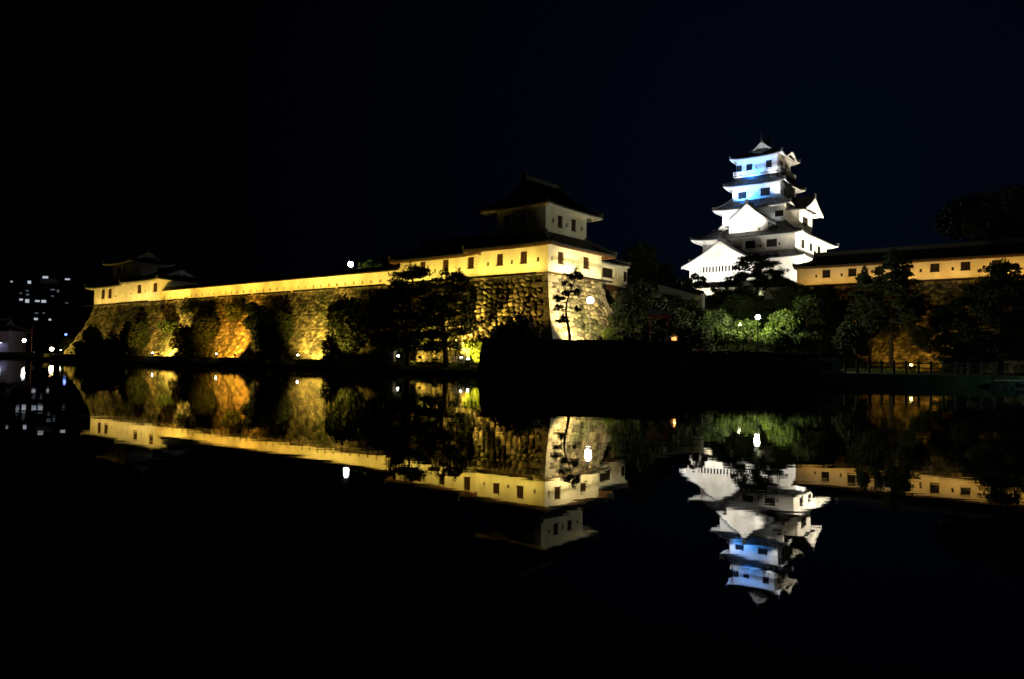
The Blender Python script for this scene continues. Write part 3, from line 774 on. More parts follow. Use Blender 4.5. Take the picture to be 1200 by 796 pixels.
def tree(loc, h, crown_r, label, m='leaf', seed=0, trunk_r=.22, size=.2, n=9000, crown_from=.35, lean=(0, 0), cat='tree', name='broadleaf_tree', squash=1.0, group=None):
    rg = random.Random(seed); root = empty(name, loc, 0, label, cat, group); tb = MB()
    pts = [(lean[0] * t * h + .2 * math.sin(3 * t + seed), lean[1] * t * h, h * t * .85 - (.3 if t == 0 else 0)) for t in [i / 6 for i in range(7)]]
    tb.tube(pts, [trunk_r * (1 - .8 * i / 6) for i in range(7)], 8)
    bl = []
    for i in range(15):
        t = crown_from + (1 - crown_from) * rg.random() ** .8; a = rg.uniform(0, 6.28)
        rr = crown_r * math.sin(math.pi * min(1, (t - crown_from) / (1 - crown_from) * .75 + .2)) * rg.uniform(.45, .8)
        k = min(5, int(t * 6)); p0 = Vector(pts[k]); c = Vector((p0.x + rr * math.cos(a), p0.y + rr * math.sin(a), h * t * .93))
        tb.tube([p0 * 1.0, (p0 + c) / 2 + Vector((0, 0, .1 * h * .3)), c], [trunk_r * .45 * (1 - t * .6), trunk_r * .25, .03], 5)
        s_ = crown_r * rg.uniform(.28, .46); bl.append((c.x, c.y, c.z, s_, s_, s_ * .75 * squash))
    tb.build('trunk', M['bark'], root)
    leaf_mesh('crown', bl, n, size, M[m], root, shell=.4, seed=seed, holes=.3)
    return root

def pine(loc, h, spread, label, seed=0, tiers=7, trunk_r=.25, lean=(0, 0), n=9000, size=.2, first=.3, top=.25, group=None, wig=.35, per=2, m='pine', pad=.34):
    """black pine: leaning trunk, near-level limbs, flat needle pads with gaps between"""
    rg = random.Random(seed); root = empty('pine_tree', loc, 0, label, 'pine tree', group); tb = MB()
    ph = rg.uniform(0, 6)
    tp = lambda t: Vector((lean[0] * t * h + wig * math.sin(t * 5 + ph) * t, lean[1] * t * h + wig * .6 * math.cos(t * 4 + ph) * t, h * t * .96))
    tb.tube([tp(i / 9) + Vector((0, 0, -.3 if i == 0 else 0)) for i in range(10)], [trunk_r * (1 - .78 * i / 9) for i in range(10)], 8)
    bl = [(*(tp(.98)), spread * top * .7, spread * top * .7, .04 * h), (*(tp(1.03)), spread * top * .35, spread * top * .35, .07 * h)]
    for k in range(tiers):
        t = first + (1 - first) * (k + .3) / tiers; R = spread * (1 - .72 * ((t - first) / (1 - first)) ** 1.2) 
        a0 = rg.uniform(0, 6.28)
        for j in range(per + (k % 2)):
            a = a0 + j * 6.28 / (per + (k % 2)) + rg.uniform(-.4, .4); rr = R * rg.uniform(.6, 1.0); p0 = tp(t)
            e_ = p0 + Vector((rr * math.cos(a), rr * math.sin(a), rg.uniform(-.03, .06) * h)); mid = (p0 + e_) / 2 + Vector((rg.uniform(-.2, .2), rg.uniform(-.2, .2), -.015 * h))
            tb.tube([p0, mid, e_], [trunk_r * .42 * (1 - t * .6), trunk_r * .25, .03], 5)
            s_ = spread * pad * rg.uniform(.75, 1.15) * (1.15 - t * .45)
            for f_ in (1.0, 1.0, .85, .8, .6, .5):
                c = p0.lerp(e_, f_ * rg.uniform(.85, 1.1)); q_ = s_ * rg.uniform(.3, .75)
                bl.append((c.x + rg.uniform(-.6, .6) * s_, c.y + rg.uniform(-.6, .6) * s_, c.z + rg.uniform(-.01, .05) * h, q_, q_, max(.12, q_ * rg.uniform(.22, .5))))
            for _ in range(2):
                c = p0.lerp(e_, rg.uniform(.7, 1.05)); bl.append((c.x, c.y, c.z + .05 * h, s_ * .16, s_ * .16, s_ * rg.uniform(.3, .55)))
    tb.build('trunk', M['bark'], root)
    leaf_mesh('crown', bl, n, size, M[m], root, shell=.25, seed=seed, aspect=.28)
    return root

def loc_c(px, y, z, o=C0):      # point on the castle frame line local y, seen at column px
    x = lx(o, px, y); w_ = to_world(o, x, y); return (w_[0], w_[1], z)

# evergreen shrubs up the long stone wall
spec = [
    (212, -3.6, 2.2, 1.9, 1.2, 2.6, 'dim green creeper between the leftmost bright patch and the wide dark shrub'),
    (304, -2.6, 5.0, 2.4, 1.0, 2.3, 'broad creeper above the tall rounded shrub beside the orange patch'),
    (330, -3.6, 3.4, 1.8, 1.2, 2.4, 'dark creeper leaning over the left side of the third lit patch'),
    (404, -2.6, 5.2, 2.4, 1.1, 2.6, 'dark creeper high on the stones left of the large black pine'),
    (97, -6.2, .9, 1.9, 1.4, 1.6, 'low dark shrub at the foot of the far left stone corner'),
    (108, -4.6, 1.1, 2.2, 1.6, 3.4, 'dark shrub behind the black hut'),
    (150, -3.0, 4.0, 1.6, 1.2, 1.9, 'dark creeper halfway up the stones below the far turret'),
    (226, -4.6, 1.1, 2.0, 1.3, 2.4, 'dark shrub just right of the leftmost lit stone patch'),
    (243, -3.0, 4.2, 1.7, 1.2, 2.0, 'dark creeper over the stones left of the orange patch'),
    (298, -3.0, 4.4, 1.6, 1.2, 2.4, 'narrow dark creeper right above the orange patch'),
    (328, -4.3, 1.1, 1.6, 1.5, 2.8, 'dark shrub just left of the third ground floodlight'),
    # px, local y, base z, rx, ry, rz(half height), label
    (139, -4.0, 1.1, 2.6, 1.8, 2.3, 'dark evergreen shrub below the far left turret'),
    (160, -4.2, 1.1, 2.2, 1.6, 3.4, 'dark tall shrub between far turret and first ground floodlight'),
    (196, -2.4, 5.0, 2.2, 1.0, 1.3, 'olive lit creeper above the leftmost bright patch of stones'),
    (234, -3.9, 1.1, 2.6, 1.9, 3.8, 'wide dark shrub between the first and second lit stone patches'),
    (276, -1.6, 6.6, 1.6, 1.0, 1.7, 'small dark shrub high on the stones above the orange patch'),
    (309, -3.9, 1.1, 2.8, 1.9, 3.9, 'tall rounded dark shrub between the orange and third lit patches'),
    (398, -4.2, 1.1, 2.6, 2.0, 4.0, 'tall dark green shrub left of the large black pine'),
    (415, -3.6, 1.1, 2.6, 1.8, 4.3, 'dark shrub rising right against the large black pine'),
]
for i, (px, y, z, rx, ry, rz, lab) in enumerate(spec):
    bush(loc_c(px, y, z), rx, ry, rz, lab, 'leaf' if i % 2 or 'olive' in lab else 'ivy', seed=50 + i, size=.19, n=int(1800 + 420 * rx * rz))
bush(loc_c(219, -1.2, 8.2), 1.5, 1.0, 1.7, 'small dark round tree head against the yellow wall, left half', 'ivy', seed=77, size=.17)
# shrubs round the near corner
bush(loc_c(548, -3.4, 3.2), 1.1, .9, 3.6, 'narrow dark creeper up the stones left of the near corner', 'ivy', seed=80, size=.15, n=5000)
bush(loc_c(622, -5.0, .9), 2.0, 1.5, 2.7, 'large dark shrub before the left face of the near stone corner', 'ivy', seed=81, size=.15, n=5200)
bush(loc_c(601, -4.6, 1.6), 1.6, 1.2, 2.6, 'taller dark shrub left of the large one at the near stone corner', 'leaf', seed=82, size=.15, n=4200)
bush(loc_c(586, -4.2, 1.6), 1.1, 1.0, 2.1, 'loose dark shrub above the bright yellow green shrub', 'ivy', seed=88, size=.15, n=2600)
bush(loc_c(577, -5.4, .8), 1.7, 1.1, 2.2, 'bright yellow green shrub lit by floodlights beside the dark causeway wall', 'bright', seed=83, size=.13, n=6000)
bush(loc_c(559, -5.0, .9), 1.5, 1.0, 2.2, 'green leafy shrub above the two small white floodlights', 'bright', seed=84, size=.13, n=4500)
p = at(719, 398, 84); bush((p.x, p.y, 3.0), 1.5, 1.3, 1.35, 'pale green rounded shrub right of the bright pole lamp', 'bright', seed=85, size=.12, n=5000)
p = at(640, 398, 73); bush((p.x, p.y, 3.3), .8, .7, .35, 'low dark shrub on the causeway at the foot of the thin pine', 'ivy', seed=86, size=.1, n=1200)

# pines before the walls
p = loc_c(478, -6.9, .9); pine(p, 10.9, 5.8, 'large black pine before the long wall, left of its twin', 5, 8, .34, (-.02, 0), 25000, .19, .14, .09, per=4, wig=.7)
p = loc_c(523, -6.9, .9); pine(p, 10.3, 4.1, 'large black pine with a bent trunk under the turret wing', 9, 8, .30, (0, 0), 12500, .19, .18, .1, per=3, wig=.9)
p = at(668, 398, 73); pine((p.x, p.y, 3.3), 7.2, 1.9, 'thin pine with sparse pads in front of the bright stone corner', 12, 6, .16, (-.03, 0), 4200, .13, .3, .4, wig=.8, per=1)
p = at(886, 345, 132); pine((p.x, p.y, 12.6), 7.9, 7.2, 'spreading pine silhouetted against the white keep wing', 31, 6, .32, (.02, 0), 15000, .24, .3, .3, per=3, pad=.27)
p = at(1044, 425, 88); pine((p.x, p.y, .9), 13.8, 4.2, 'tall black pine in front of the gallery windows', 41, 9, .3, (.02, 0), 20000, .2, .35, .42, per=3)
p = at(1020, 425, 90); pine((p.x, p.y, .9), 12.0, 2.8, 'slender black pine just left of the tall gallery pine', 43, 7, .22, (-.04, 0), 9000, .2, .45, .35, per=2)
p = at(1172, 430, 78); pine((p.x, p.y, .9), 11.6, 5.2, 'dark pine near the right edge reaching up to the gallery', 47, 9, .3, (.02, 0), 26000, .2, .12, .2, per=4)
p = at(1128, 430, 84); pine((p.x, p.y, .9), 8.6, 3.4, 'lower dark pine between the tall gallery pine and right edge', 48, 8, .25, (0, 0), 15000, .2, .1, .22, per=4)

# dark wood right of the near turret
for i, (px, d, z, h, r, lab, m_) in enumerate([
    (748, 92, .9, 10.6, 4.2, 'dark broadleaf tree right of the turret annex', 'ivy'),
    (733, 85, 3.0, 6.6, 2.4, 'small dark tree behind the pale green shrub', 'ivy'),
    (776, 100, 1.4, 9.0, 4.0, 'dark tree between turret annex and the sloping wall', 'ivy'),
    (800, 92, 1.4, 6.6, 3.4, 'low dark tree in front of the sloping wall', 'ivy'),
    (765, 84, 2.4, 6.2, 2.6, 'young dark tree over the orange lit gate roof', 'ivy'),
    (838, 96, 2.4, 5.8, 3.0, 'green garden tree on the slope below the keep wing', 'leaf'),
    (862, 112, 7.0, 4.9, 3.2, 'round garden tree below the foot of the keep wing', 'leaf'),
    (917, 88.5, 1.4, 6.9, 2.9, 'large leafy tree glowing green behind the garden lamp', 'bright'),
    (946, 94, 2.4, 7.6, 3.2, 'dark green tree right of the glowing one', 'leaf'),
    (968, 104, 4.0, 7.8, 3.8, 'dark tree below the left gallery windows', 'ivy'),
    (995, 98, .9, 9.4, 3.6, 'dark tree against the shaded gallery stone wall', 'ivy'),
    (745, 128, 10.9, 10.6, 5.2, 'background tree rising behind the annex roof', 'leaf'),
    (775, 134, 10.9, 8.2, 4.6, 'background tree behind the short keep wall', 'ivy'),
    (432, 126, 10.9, 7.4, 3.0, 'tree behind the long wall lit by the tall pole lamp', 'bright'),
    (460, 134, 10.9, 9.0, 4.4, 'faint dark tree behind the roof of the turret wing', 'ivy'),
    (1150, 128, 13.4, 17.5, 9.0, 'tall dark tree rising behind the right gallery roof', 'ivy'),
    (1196, 104, 13.4, 15.0, 6.0, 'black tree at the right edge above the gallery roof', 'ivy'),
    (1015, 150, 13.4, 9.5, 5.5, 'low dark tree behind the gallery right of the keep', 'ivy'),
    (1085, 140, 13.4, 9.0, 5.5, 'dark tree behind the middle of the gallery roof', 'ivy'),
    ]):
    x = (px - CX) / F * d
    tree((x, d, z - .2), h, r, lab, m_, 100 + i, .22 + r * .02, .19 if d < 120 else .26, int(5500 + 600 * r), .22)
# hillside shrubs between the lamps and the keep
for i, (px, py, d, r, lab, m_) in enumerate([
    (822, 398, 88, 1.6, 'dark shrub left on the lamp lit slope', 'ivy'),
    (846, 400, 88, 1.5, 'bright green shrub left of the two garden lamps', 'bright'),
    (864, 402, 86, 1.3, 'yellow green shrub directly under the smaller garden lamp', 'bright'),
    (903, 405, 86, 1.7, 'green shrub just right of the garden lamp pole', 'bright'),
    (925, 407, 86, 1.6, 'dim green shrub at the right end of the lit slope', 'leaf'),
    (947, 410, 88, 1.7, 'dark shrub above the left end of the timber railing', 'leaf'),
    (872, 352, 118, 2.0, 'shrub hugging the stones under the keep wing corner', 'leaf'),
    (846, 350, 120, 1.8, 'clipped shrub under the middle of the keep wing', 'leaf'),
    (905, 350, 122, 2.2, 'wide shrub at the foot of the spreading pine', 'leaf'),
    (925, 345, 122, 2.0, 'shrub under the lower right corner of the keep', 'leaf'),
    (938, 352, 110, 2.0, 'dark shrub left of the gallery stone wall, upper one', 'ivy'),
    (950, 362, 107, 2.2, 'dark shrub left of the gallery stone wall, lower one', 'ivy'),
    (925, 360, 108, 2.2, 'dark shrub between the glowing tree and the keep foot', 'ivy'),
    (966, 350, 109, 1.8, 'dark creeper on the stones under the leftmost gallery window', 'ivy'),
    (834, 385, 92, 1.7, 'green shrub halfway up the slope left of the lamps', 'leaf'),
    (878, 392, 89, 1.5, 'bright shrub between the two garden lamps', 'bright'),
    (1004, 408, 82, 2.2, 'low dark shrub behind the railing, left of the slender pine', 'ivy'),
    (1088, 408, 84, 1.9, 'dark shrub between the tall gallery pine and the lower dark pine', 'ivy'),
    (1107, 385, 86, 2.1, 'tall dark shrub left of the lower dark pine', 'ivy'),
    (1066, 372, 92, 2.2, 'dark shrub high against the gallery stones right of the tall pine', 'ivy'),
    (795, 372, 104, 2.2, 'shrub between the dark wood and the slope', 'ivy'),
    ]):
    p = at(px, py, d); bush((p.x, p.y, p.z - .4), r * 1.2, r, r * .85, lab, m_, seed=200 + i, size=.14, n=int(2200 + 900 * r))
hb = []
for _ in range(150):
    x = random.uniform(16, 42); y = random.uniform(80, 120); t_ = min(max((y - 84) / 44, 0), 1); t_ = t_ * t_ * (3 - 2 * t_); sd = min(max((46 - x + (y - 84) * .25) / 8, 0), 1); sd = sd * sd * (3 - 2 * sd)
    hb.append((x, y, .95 + 12.2 * t_ * sd, 1.6, 1.6, .32))
tag(leaf_mesh('grass', hb, 42000, .13, M['leaf'], None, shell=.1, seed=4), 'grass and low plants over the slope below the keep', 'ground cover', kind='stuff')
ce = [(x, 68.25 - (x + 2.6) * .115 + random.uniform(0, .5), 3.42, .8, .35, random.uniform(.06, .2)) for x in np.arange(-2.4, 14.5, .55)]
ce += [(-2.4, y, 3.4, .4, .6, .25) for y in np.arange(68.4, 76, .9)] + [(x, 66.6 - (x - 14.6) * .065, 2.5, .8, .4, random.uniform(.08, .3)) for x in np.arange(15, 28.4, .7)]
tag(leaf_mesh('grass', ce, 9000, .09, M['ivy'], None, shell=.1, seed=6), 'weeds along the top edge of the dark causeway', 'ground cover', kind='stuff')
# small topiary with round heads before the keep wing
p = at(815, 346, 128); tp_ = empty('topiary', (p.x, p.y, p.z - 2), 0, 'small cloud pruned tree with ball heads left of the keep wing', 'topiary')
q = MB(); q.tube([(0, 0, 0), (.1, 0, 2.5), (0, 0, 4.4)], [.14, .1, .06], 6); bl = []
for (a, z, r) in ((-1.2, 4.4, .75), (-.2, 5.2, .7), (1.0, 4.7, .8), (.3, 3.9, .7), (1.7, 3.8, .6), (-1.4, 3.5, .6)):
    q.tube([(0, 0, z - 1.2), (a, 0, z)], [.06, .04], 5); bl.append((a, 0, z, r, r, r * .8))
q.build('trunk', M['bark'], tp_); leaf_mesh('crown', bl, 3200, .14, M['ivy'], tp_, shell=.6, seed=9)
# ground cover on the berm
g_ = leaf_mesh('grass', [(*to_world(C0, x, -6.4 + random.uniform(-.5, 2)), 1.0, 1.6, .9, .25) for x in np.arange(-118, 1, 1.3)], 26000, .12, M['ivy'], None, shell=.1, seed=3)
tag(g_, 'low weeds along the foot of the long stone wall', 'ground cover', kind='stuff')

# ------------------------------------------------------------------ small things
def ground_flood(loc, target, energy, col, label, angle=92, lens='flood_w', r=.15, size=.2, hidden=False, group='small floodlights on the ground'):
    """floodlight on a short stake; the lens is a small glowing dome"""
    root = empty('floodlight', loc, 0, label, 'floodlight', group)
    q = MB(); q.tube([(0, 0, -.3), (0, 0, .45)], .035, 6); q.box(-.16, .16, -.03, .03, .4, .46); q.build('stake', M['metal'], root)
    v = (Vector(target) - Vector(loc)); a = math.atan2(v.y, v.x)
    hd = MB(lambda x, y, z: (x * math.cos(a) - y * math.sin(a), x * math.sin(a) + y * math.cos(a), z))
    hd.hexa([(-.2, -.2, .47), (.12, -.2, .47), (.12, .2, .47), (-.2, .2, .47), (-.3, -.2, .66), (.0, -.2, .8), (.0, .2, .8), (-.3, .2, .66)])
    h_ = hd.build('housing', M['metal'], root)
    if hidden:
        q = MB(hd.xf); q.hexa([(.125, -.17, .49), (.13, -.17, .49), (.13, .17, .49), (.125, .17, .49), (.02, -.17, .77), (.026, -.17, .78), (.026, .17, .78), (.02, .17, .77)]); q.build('lens', M['flood_h'], root)
    else:
        q = MB(); q.sphere((0, 0, .80), r, 10, 6); q.build('lens', M[lens], root, True)
    spot(root, (0, 0, 1.05), Vector(target) - Vector(loc), energy, angle, col, size)
    return root
def aimed(px, y, z, tx, tz, e_, col, label, **k):
    l = loc_c(px, y, z); t_ = to_world(C0, lx(C0, px, y) + tx, -2.2); ground_flood(l, (t_[0], t_[1], tz), e_, col, label, **k)
aimed(179.5, -7.1, .9, -3.5, 3.8, 12500, YEL, 'ground floodlight making the leftmost yellow patch on the stones', angle=98)
aimed(254, -7.1, .9, -3.0, 3.8, 14000, (1, .42, .03), 'ground floodlight making the orange patch on the stones', angle=98)
aimed(349.5, -7.1, .9, -1.8, 4.2, 10500, YEL, 'ground floodlight making the yellow patch left of the black pines', angle=98)
aimed(467, -6.9, 1.0, 3.0, 2.5, 2500, YEL, 'ground floodlight under the left black pine')
aimed(541, -6.6, .9, 1.3, 4.5, 9000, YEL, 'taller of the two floodlights left of the causeway')
aimed(549, -7.0, .8, 2.0, 2.8, 5000, YEL, 'lower right floodlight of the pair left of the causeway')

# big lights hidden behind trees and the causeway, aimed at the stones
def wash(origin, x, y, z, tx, ty, tz, e_, col, angle, label, lens='flood_y', size=.35, th=TH):
    a = to_world(origin, x, y, th); b_ = to_world(origin, tx, ty, th)
    return ground_flood((a[0], a[1], z), (b_[0], b_[1], tz), e_, col, label, angle=angle, lens=lens, hidden=True, size=size, group='floodlights hidden along the castle walls')
wash(C0, 7.5, -1.5, 3.3, -1, 4.0, 7.2, 23000, WARMW, 74, 'floodlight behind the causeway aimed at the right face of the stone corner')
wash(C0, 7.8, 7.0, 2.5, 0, 6.5, 10.0, 600, WARMW, 70, 'floodlight by the pole lamp aimed at the turret above')
wash(C0, -14, -4.9, 1.1, -12, -1.0, 9.5, 7000, YEL, 100, 'floodlight behind the right black pine')
wash(C0, -9.8, -5.3, 1.1, -5.0, -0.5, 7.6, 40000, (1, .60, .09), 84, 'floodlight behind the shrubs of the near stone corner')
for k, x in enumerate((-104, -93, -82, -71, -60, -49, -38, -27)):
    wash(C0, x, -6.6, 1.0, x + 1, -1, 9.5, 1250, GOLD if k in (2, 3, 4) else YEL, 110, ('first', 'second', 'third', 'fourth', 'fifth', 'sixth', 'seventh', 'eighth')[k] + ' hidden floodlight from the left under the long wall')

wash(C0, -116.5, -8.6, .9, -114, -3, 4.0, 3500, YEL, 110, 'hidden floodlight low at the far left stone corner')
p1 = at(824, 346, 112); ground_flood((p1.x - 7, p1.y - 3, 9.3), (p1.x - 3.5, p1.y + 6, 11), 260, YEL, 'hidden floodlight before the sloping wall', hidden=True, lens='flood_y', group='floodlights hidden along the castle walls')
# linear washers on brackets at the top of the stones, lighting the plaster
def washer(origin, x0, x1, y, z, e_, col, label, axis='x', dist=1.7, tilt=58, th=TH, w=.18):
    L = abs(x1 - x0); c = (x0 + x1) / 2
    if axis == 'x': cx_, cy_, rz = c, y - dist, th
    else: cx_, cy_, rz = y + dist, c, th + math.pi / 2
    wpt = to_world(origin, cx_, cy_, th)
    root = empty('linear_floodlight', (wpt[0], wpt[1], z), rz, label, 'floodlight', 'linear floodlights along the top of the stone walls')
    q = MB(); q.box(-L / 2, L / 2, -.1, .06, -.12, -.03); q.box(-L / 2, L / 2, -.12, -.09, -.12, .08); q.build('housing', M['metal'], root)
    q = MB()
    for k in range(max(2, int(L / 4))):
        a = -L / 2 + L * (k + .5) / max(2, int(L / 4)); q.box(a - .03, a + .03, -.05, dist + .1, -.18, -.13)
    q.build('bracket', M['metal'], root)
    d = bpy.data.lights.new('lamp_light', 'AREA'); d.shape = 'RECTANGLE'; d.size = L; d.size_y = w; d.energy = e_; d.color = col; d.spread = math.radians(150)
    o = bpy.data.objects.new('lamp_light', d); COL.objects.link(o); o.parent = root; o.location = (0, 0, 0.02)
    v = Vector((0, math.cos(math.radians(tilt)), math.sin(math.radians(tilt)))); o.rotation_euler = v.to_track_quat('-Z', 'X').to_euler()
    # keep the long side of the lamp along x
    zc = -v; xc = Vector((1, 0, 0)); yc = zc.cross(xc); o.rotation_euler = Matrix((xc, yc, zc)).transposed().to_euler()
    return root
WY = (1.0, 0.70, 0.10)
washer(C0, -9.6, -.2, 0, ZS - .1, 275, WY, 'linear light under the left face of the corner turret')
washer(C0, -23, -10.2, 0.3, ZS - .1, 340, WY, 'linear light under the turret wing')
washer(C0, .3, 10.4, 0, ZS - .1, 250, (1.0, 0.80, 0.27), 'linear light under the right face of the corner turret', axis='y')
names = ['rightmost', 'fifth', 'fourth', 'third', 'second', 'leftmost']
xs_ = np.linspace(xb - .2, xa, 7)
for k in range(6):
    washer(C0, xs_[k + 1] + .3, xs_[k] - .3, .3, ZS - .15, 235, (1.0, .56 if k > 1 else .62, .06 if k > 1 else .08), names[k] + ' linear light under the long white wall')
washer(C0, wx(189), wx(152), -.6, ZS - .15, 330, (1.0, .64, .13), 'linear light under the right block of the far turret', dist=1.9)
washer(C0, wx(149), -110.8, 0, ZS - .15, 250, (1.0, .64, .13), 'linear light under the left block of the far turret', dist=1.9)
for k in range(4):
    washer(GO, gx_(936) + k * 12, gx_(936) + k * 12 + 11.4, 0, 13.3, (120, 165, 180, 180)[k], (1.0, .53, .09), ('leftmost', 'second', 'third', 'rightmost')[k] + ' linear light under the right gallery')
def gfl(px, y, tpx, ty, tz, e_, col, label):
    x = lx(GO, px, y); wash(GO, x, y, .9, lx(GO, tpx, 0), ty, tz, e_, col, 110, label)
gfl(1072, -9, 1080, -2, 6, 700, GOLD, 'hidden floodlight behind the timber railing under the gallery pine')
gfl(1106, -7.5, 1104, -2, 8, 400, GOLD, 'hidden floodlight right of the gallery pine at the foot of the stones')
gfl(1042, -7, 1040, -2, 7, 250, GOLD, 'hidden floodlight left of the gallery pine at the foot of the stones')
p = at(1068, 433, 78); ground_flood((p.x, p.y, .9), (p.x + 1, p.y + 8, 4), 500, YEL, 'yellow floodlight glowing just behind the timber railing', lens='flood_y', r=.16, group='small floodlights on the ground')

# keep floodlights
def kflood(x, y, z, tx, ty, tz, e_, col, angle, label, lens='flood_w'):
    return wash(KO, x, y, z, tx, ty, tz, e_, col, angle, label, lens=lens, size=.3)
kflood(-15, -13, 13.35, -15, -4, 22, 14000, WHT, 100, 'white floodlight before the keep wing, left of its pine')
kflood(-3, -11, 13.35, -6, 2, 24, 5000, WHT, 100, 'white floodlight below the right end of the keep')
kflood(5.5, -4, 13.7, -8, 4, 26, 15000, WHT, 44, 'white floodlight right of the keep aimed at its front')
kflood(11, 5, 13.7, -2, 6, 30, 60000, (1.0, .88, .66), 80, 'near warm floodlight right of the keep aimed at its right face')
kflood(11, 19, 13.7, -2, 18, 30, 60000, (1.0, .88, .66), 80, 'farther warm floodlight right of the keep aimed at its right face')
for k, (x, y, z, e_, wh) in enumerate(((-16.6, 5.5, 35.9, 700, 'left end of the second keep roof'), (-10.2, 5.5, 35.9, 120, 'middle of the second keep roof'), (-7.2, 5.5, 35.9, 700, 'right end of the second keep roof'),
        (-15.6, 6.1, 40.5, 620, 'left end of the third keep roof'), (-8.4, 6.1, 40.5, 620, 'right end of the third keep roof'), (-18.6, 3.9, 29.7, 900, 'left end of the widest keep roof'), (-6.6, 3.9, 29.7, 800, 'right end of the widest keep roof'))):
    kflood(x, y, z, x, y + .1, z + 6, e_, (.86, .93, 1.0), 130, 'small white floodlight at the ' + wh)
kflood(-26.5, -4, 16.8, -22, 1, 28, 12000, WHT, 90, 'white floodlight at the left end of the keep wing')
kflood(-11.9, 7.0, 46.7, -11.9, 10.2, 49, 260, (.85, .92, 1), 110, 'small white floodlight under the top gable of the keep')
kflood(-14.4, -5.9, 27.25, -13.2, 2.2, 34, 9000, WHT, 80, 'white floodlight on the ridge of the keep wing')
kflood(-9, .9, 28.7, -11, 6, 40, 600, WHT, 90, 'white floodlight on the widest keep roof aimed at the third floor')
kflood(-14.5, 4.1, 35.2, -13.5, 6.9, 39, 4200, BLU, 130, 'blue floodlight on the second roof of the keep', lens='flood_b')
kflood(-13.0, 5.5, 40.3, -13, 7.7, 46, 6000, BLU, 140, 'blue floodlight under the top floor balcony', lens='flood_b')
kflood(-30, -14, 11.1, -12, 6, 41, 9000, (.82, .90, 1.0), 28, 'cold white floodlight left of the keep aimed at its upper floors')

# pole lamps
def pole_lamp(loc, h, label, r=.3, lens='lamp_white', e_=1500, col=(1, .95, .8), heads=1, group=None, arm=0.0):
    root = empty('pole_lamp', loc, 0, label, 'lamp', group)
    q = MB(); q.tube([(0, 0, -.2), (0, 0, h)], [.09, .055], 8); q.box(-.2, .2, -.2, .2, -.05, .06); q.build('pole', M['metal'], root)
    if arm: q = MB(); q.box(-arm, arm, -.04, .04, h - .05, h + .03); q.build('crossarm', M['metal'], root)
    for k in range(heads):
        x = 0 if heads == 1 else (-arm + 2 * arm * k / (heads - 1))
        q = MB(); q.sphere((x, 0, h + r * .9), r, 14, 8); q.build('lamp_globe', M[lens], root, True)
        q = MB(); q.tube([(x, 0, h - .05), (x, 0, h + .12)], [.1, .16], 8); q.build('lamp_collar', M['metal'], root)
        point(root, (x, -.0, h + r * 2.2), e_, col, r)
    return root
p = at(409, 310, 120); pole_lamp((p.x, p.y, ZS - .1), p.z - ZS - .2, 'very bright white pole lamp rising behind the long wall', .42, e_=130, col=(.92, 1, .85))
p = at(691, 352, 79); pole_lamp((p.x, p.y, 3.35), p.z - 3.35 - .3, 'very bright pole lamp before the right face of the stone corner', .36, e_=300, col=(1, .93, .74))
p = at(888, 371, 84); pole_lamp((p.x, p.y, 1.0), p.z - 1.3, 'larger bright garden lamp in front of the glowing green tree', .26, e_=3600, col=(1, 1, .6), group=None)
p = at(868, 381, 90); pole_lamp((p.x, p.y, 1.5), p.z - 1.7, 'smaller garden lamp lower left of the bright one', .22, 'lamp_warm', e_=1200, col=(1, .9, .6))

# timber railing of the bridge approach
def railing(p0, p1, n_, h, label):
    a, b_ = Vector(p0), Vector(p1); d = (b_ - a); L = d.xy.length; th = math.atan2(d.y, d.x)
    root = empty('railing', a, th, label, 'railing')
    q = MB(); q.box(0, L, -.05, .05, h - .22, h - .10); q.box(0, L, -.04, .04, h * .45, h * .45 + .1); q.build('rail', M['black'], root)
    for k in range(n_):
        x = L * k / (n_ - 1); q = MB(); q.box(x - .09, x + .09, -.09, .09, -.1, h); q.box(x - .11, x + .11, -.11, .11, h, h + .06); q.build('post', M['black'], root)
    return root
a, b_ = at(922, 437, 70), at(1166, 440, 66); a.z = b_.z = .88
railing(a, b_, 18, 1.15, 'dark timber railing along the bridge approach on the right')

# small gate with an orange lit roof beam under the trees
p = at(772, 400, 81); gt = empty('garden_gate', (p.x, p.y, 2.4), -.15, 'small tiled gate with an orange lit beam under the dark trees', 'gate')
q = MB()
for x in (-.9, .9):
    q = MB(); q.box(x - .1, x + .1, -.1, .1, -1, 3.95); q.build('post', M['wood'], gt)
q = MB(); q.box(-1.15, 1.15, -.1, .1, 3.95, 4.18); q.build('beam', M['rust'], gt)
q = MB(); q.hexa([(-1.4, -.8, 4.2), (1.4, -.8, 4.2), (1.4, .8, 4.2), (-1.4, .8, 4.2), (-1.3, -.1, 4.7), (1.3, -.1, 4.7), (1.3, .1, 4.7), (-1.3, .1, 4.7)]); q.box(-1.35, 1.35, -.1, .1, 4.68, 4.82); q.build('roof', M['tile'], gt)
spot(gt, (0, -.8, 2.4), (0, -.05, 4.1), 25, 90, (1, .35, .12), .1)
p = at(790, 400, 71); ln = empty('stone_lantern', (p.x, p.y, 3.05), 0, 'small glowing orange lantern on the ground by the gate', 'lantern')
q = MB(); q.tube([(0, 0, 0), (0, 0, .12), (0, 0, .13), (0, 0, .5)], [.3, .3, .12, .12], 8); q.tube([(0, 0, .5), (0, 0, .6)], [.24, .3], 8); q.build('pedestal', M['concrete'], ln)
q = MB(); q.box(-.2, .2, -.2, .2, .6, .92); q.build('light_box', M['lantern'], ln)
q = MB(); q.tube([(0, 0, .92), (0, 0, 1.0), (0, 0, 1.3)], [.42, .38, .06], 6); q.build('cap', M['concrete'], ln)
point(ln, (0, -.5, .9), 12, (1, .4, .1), .1)
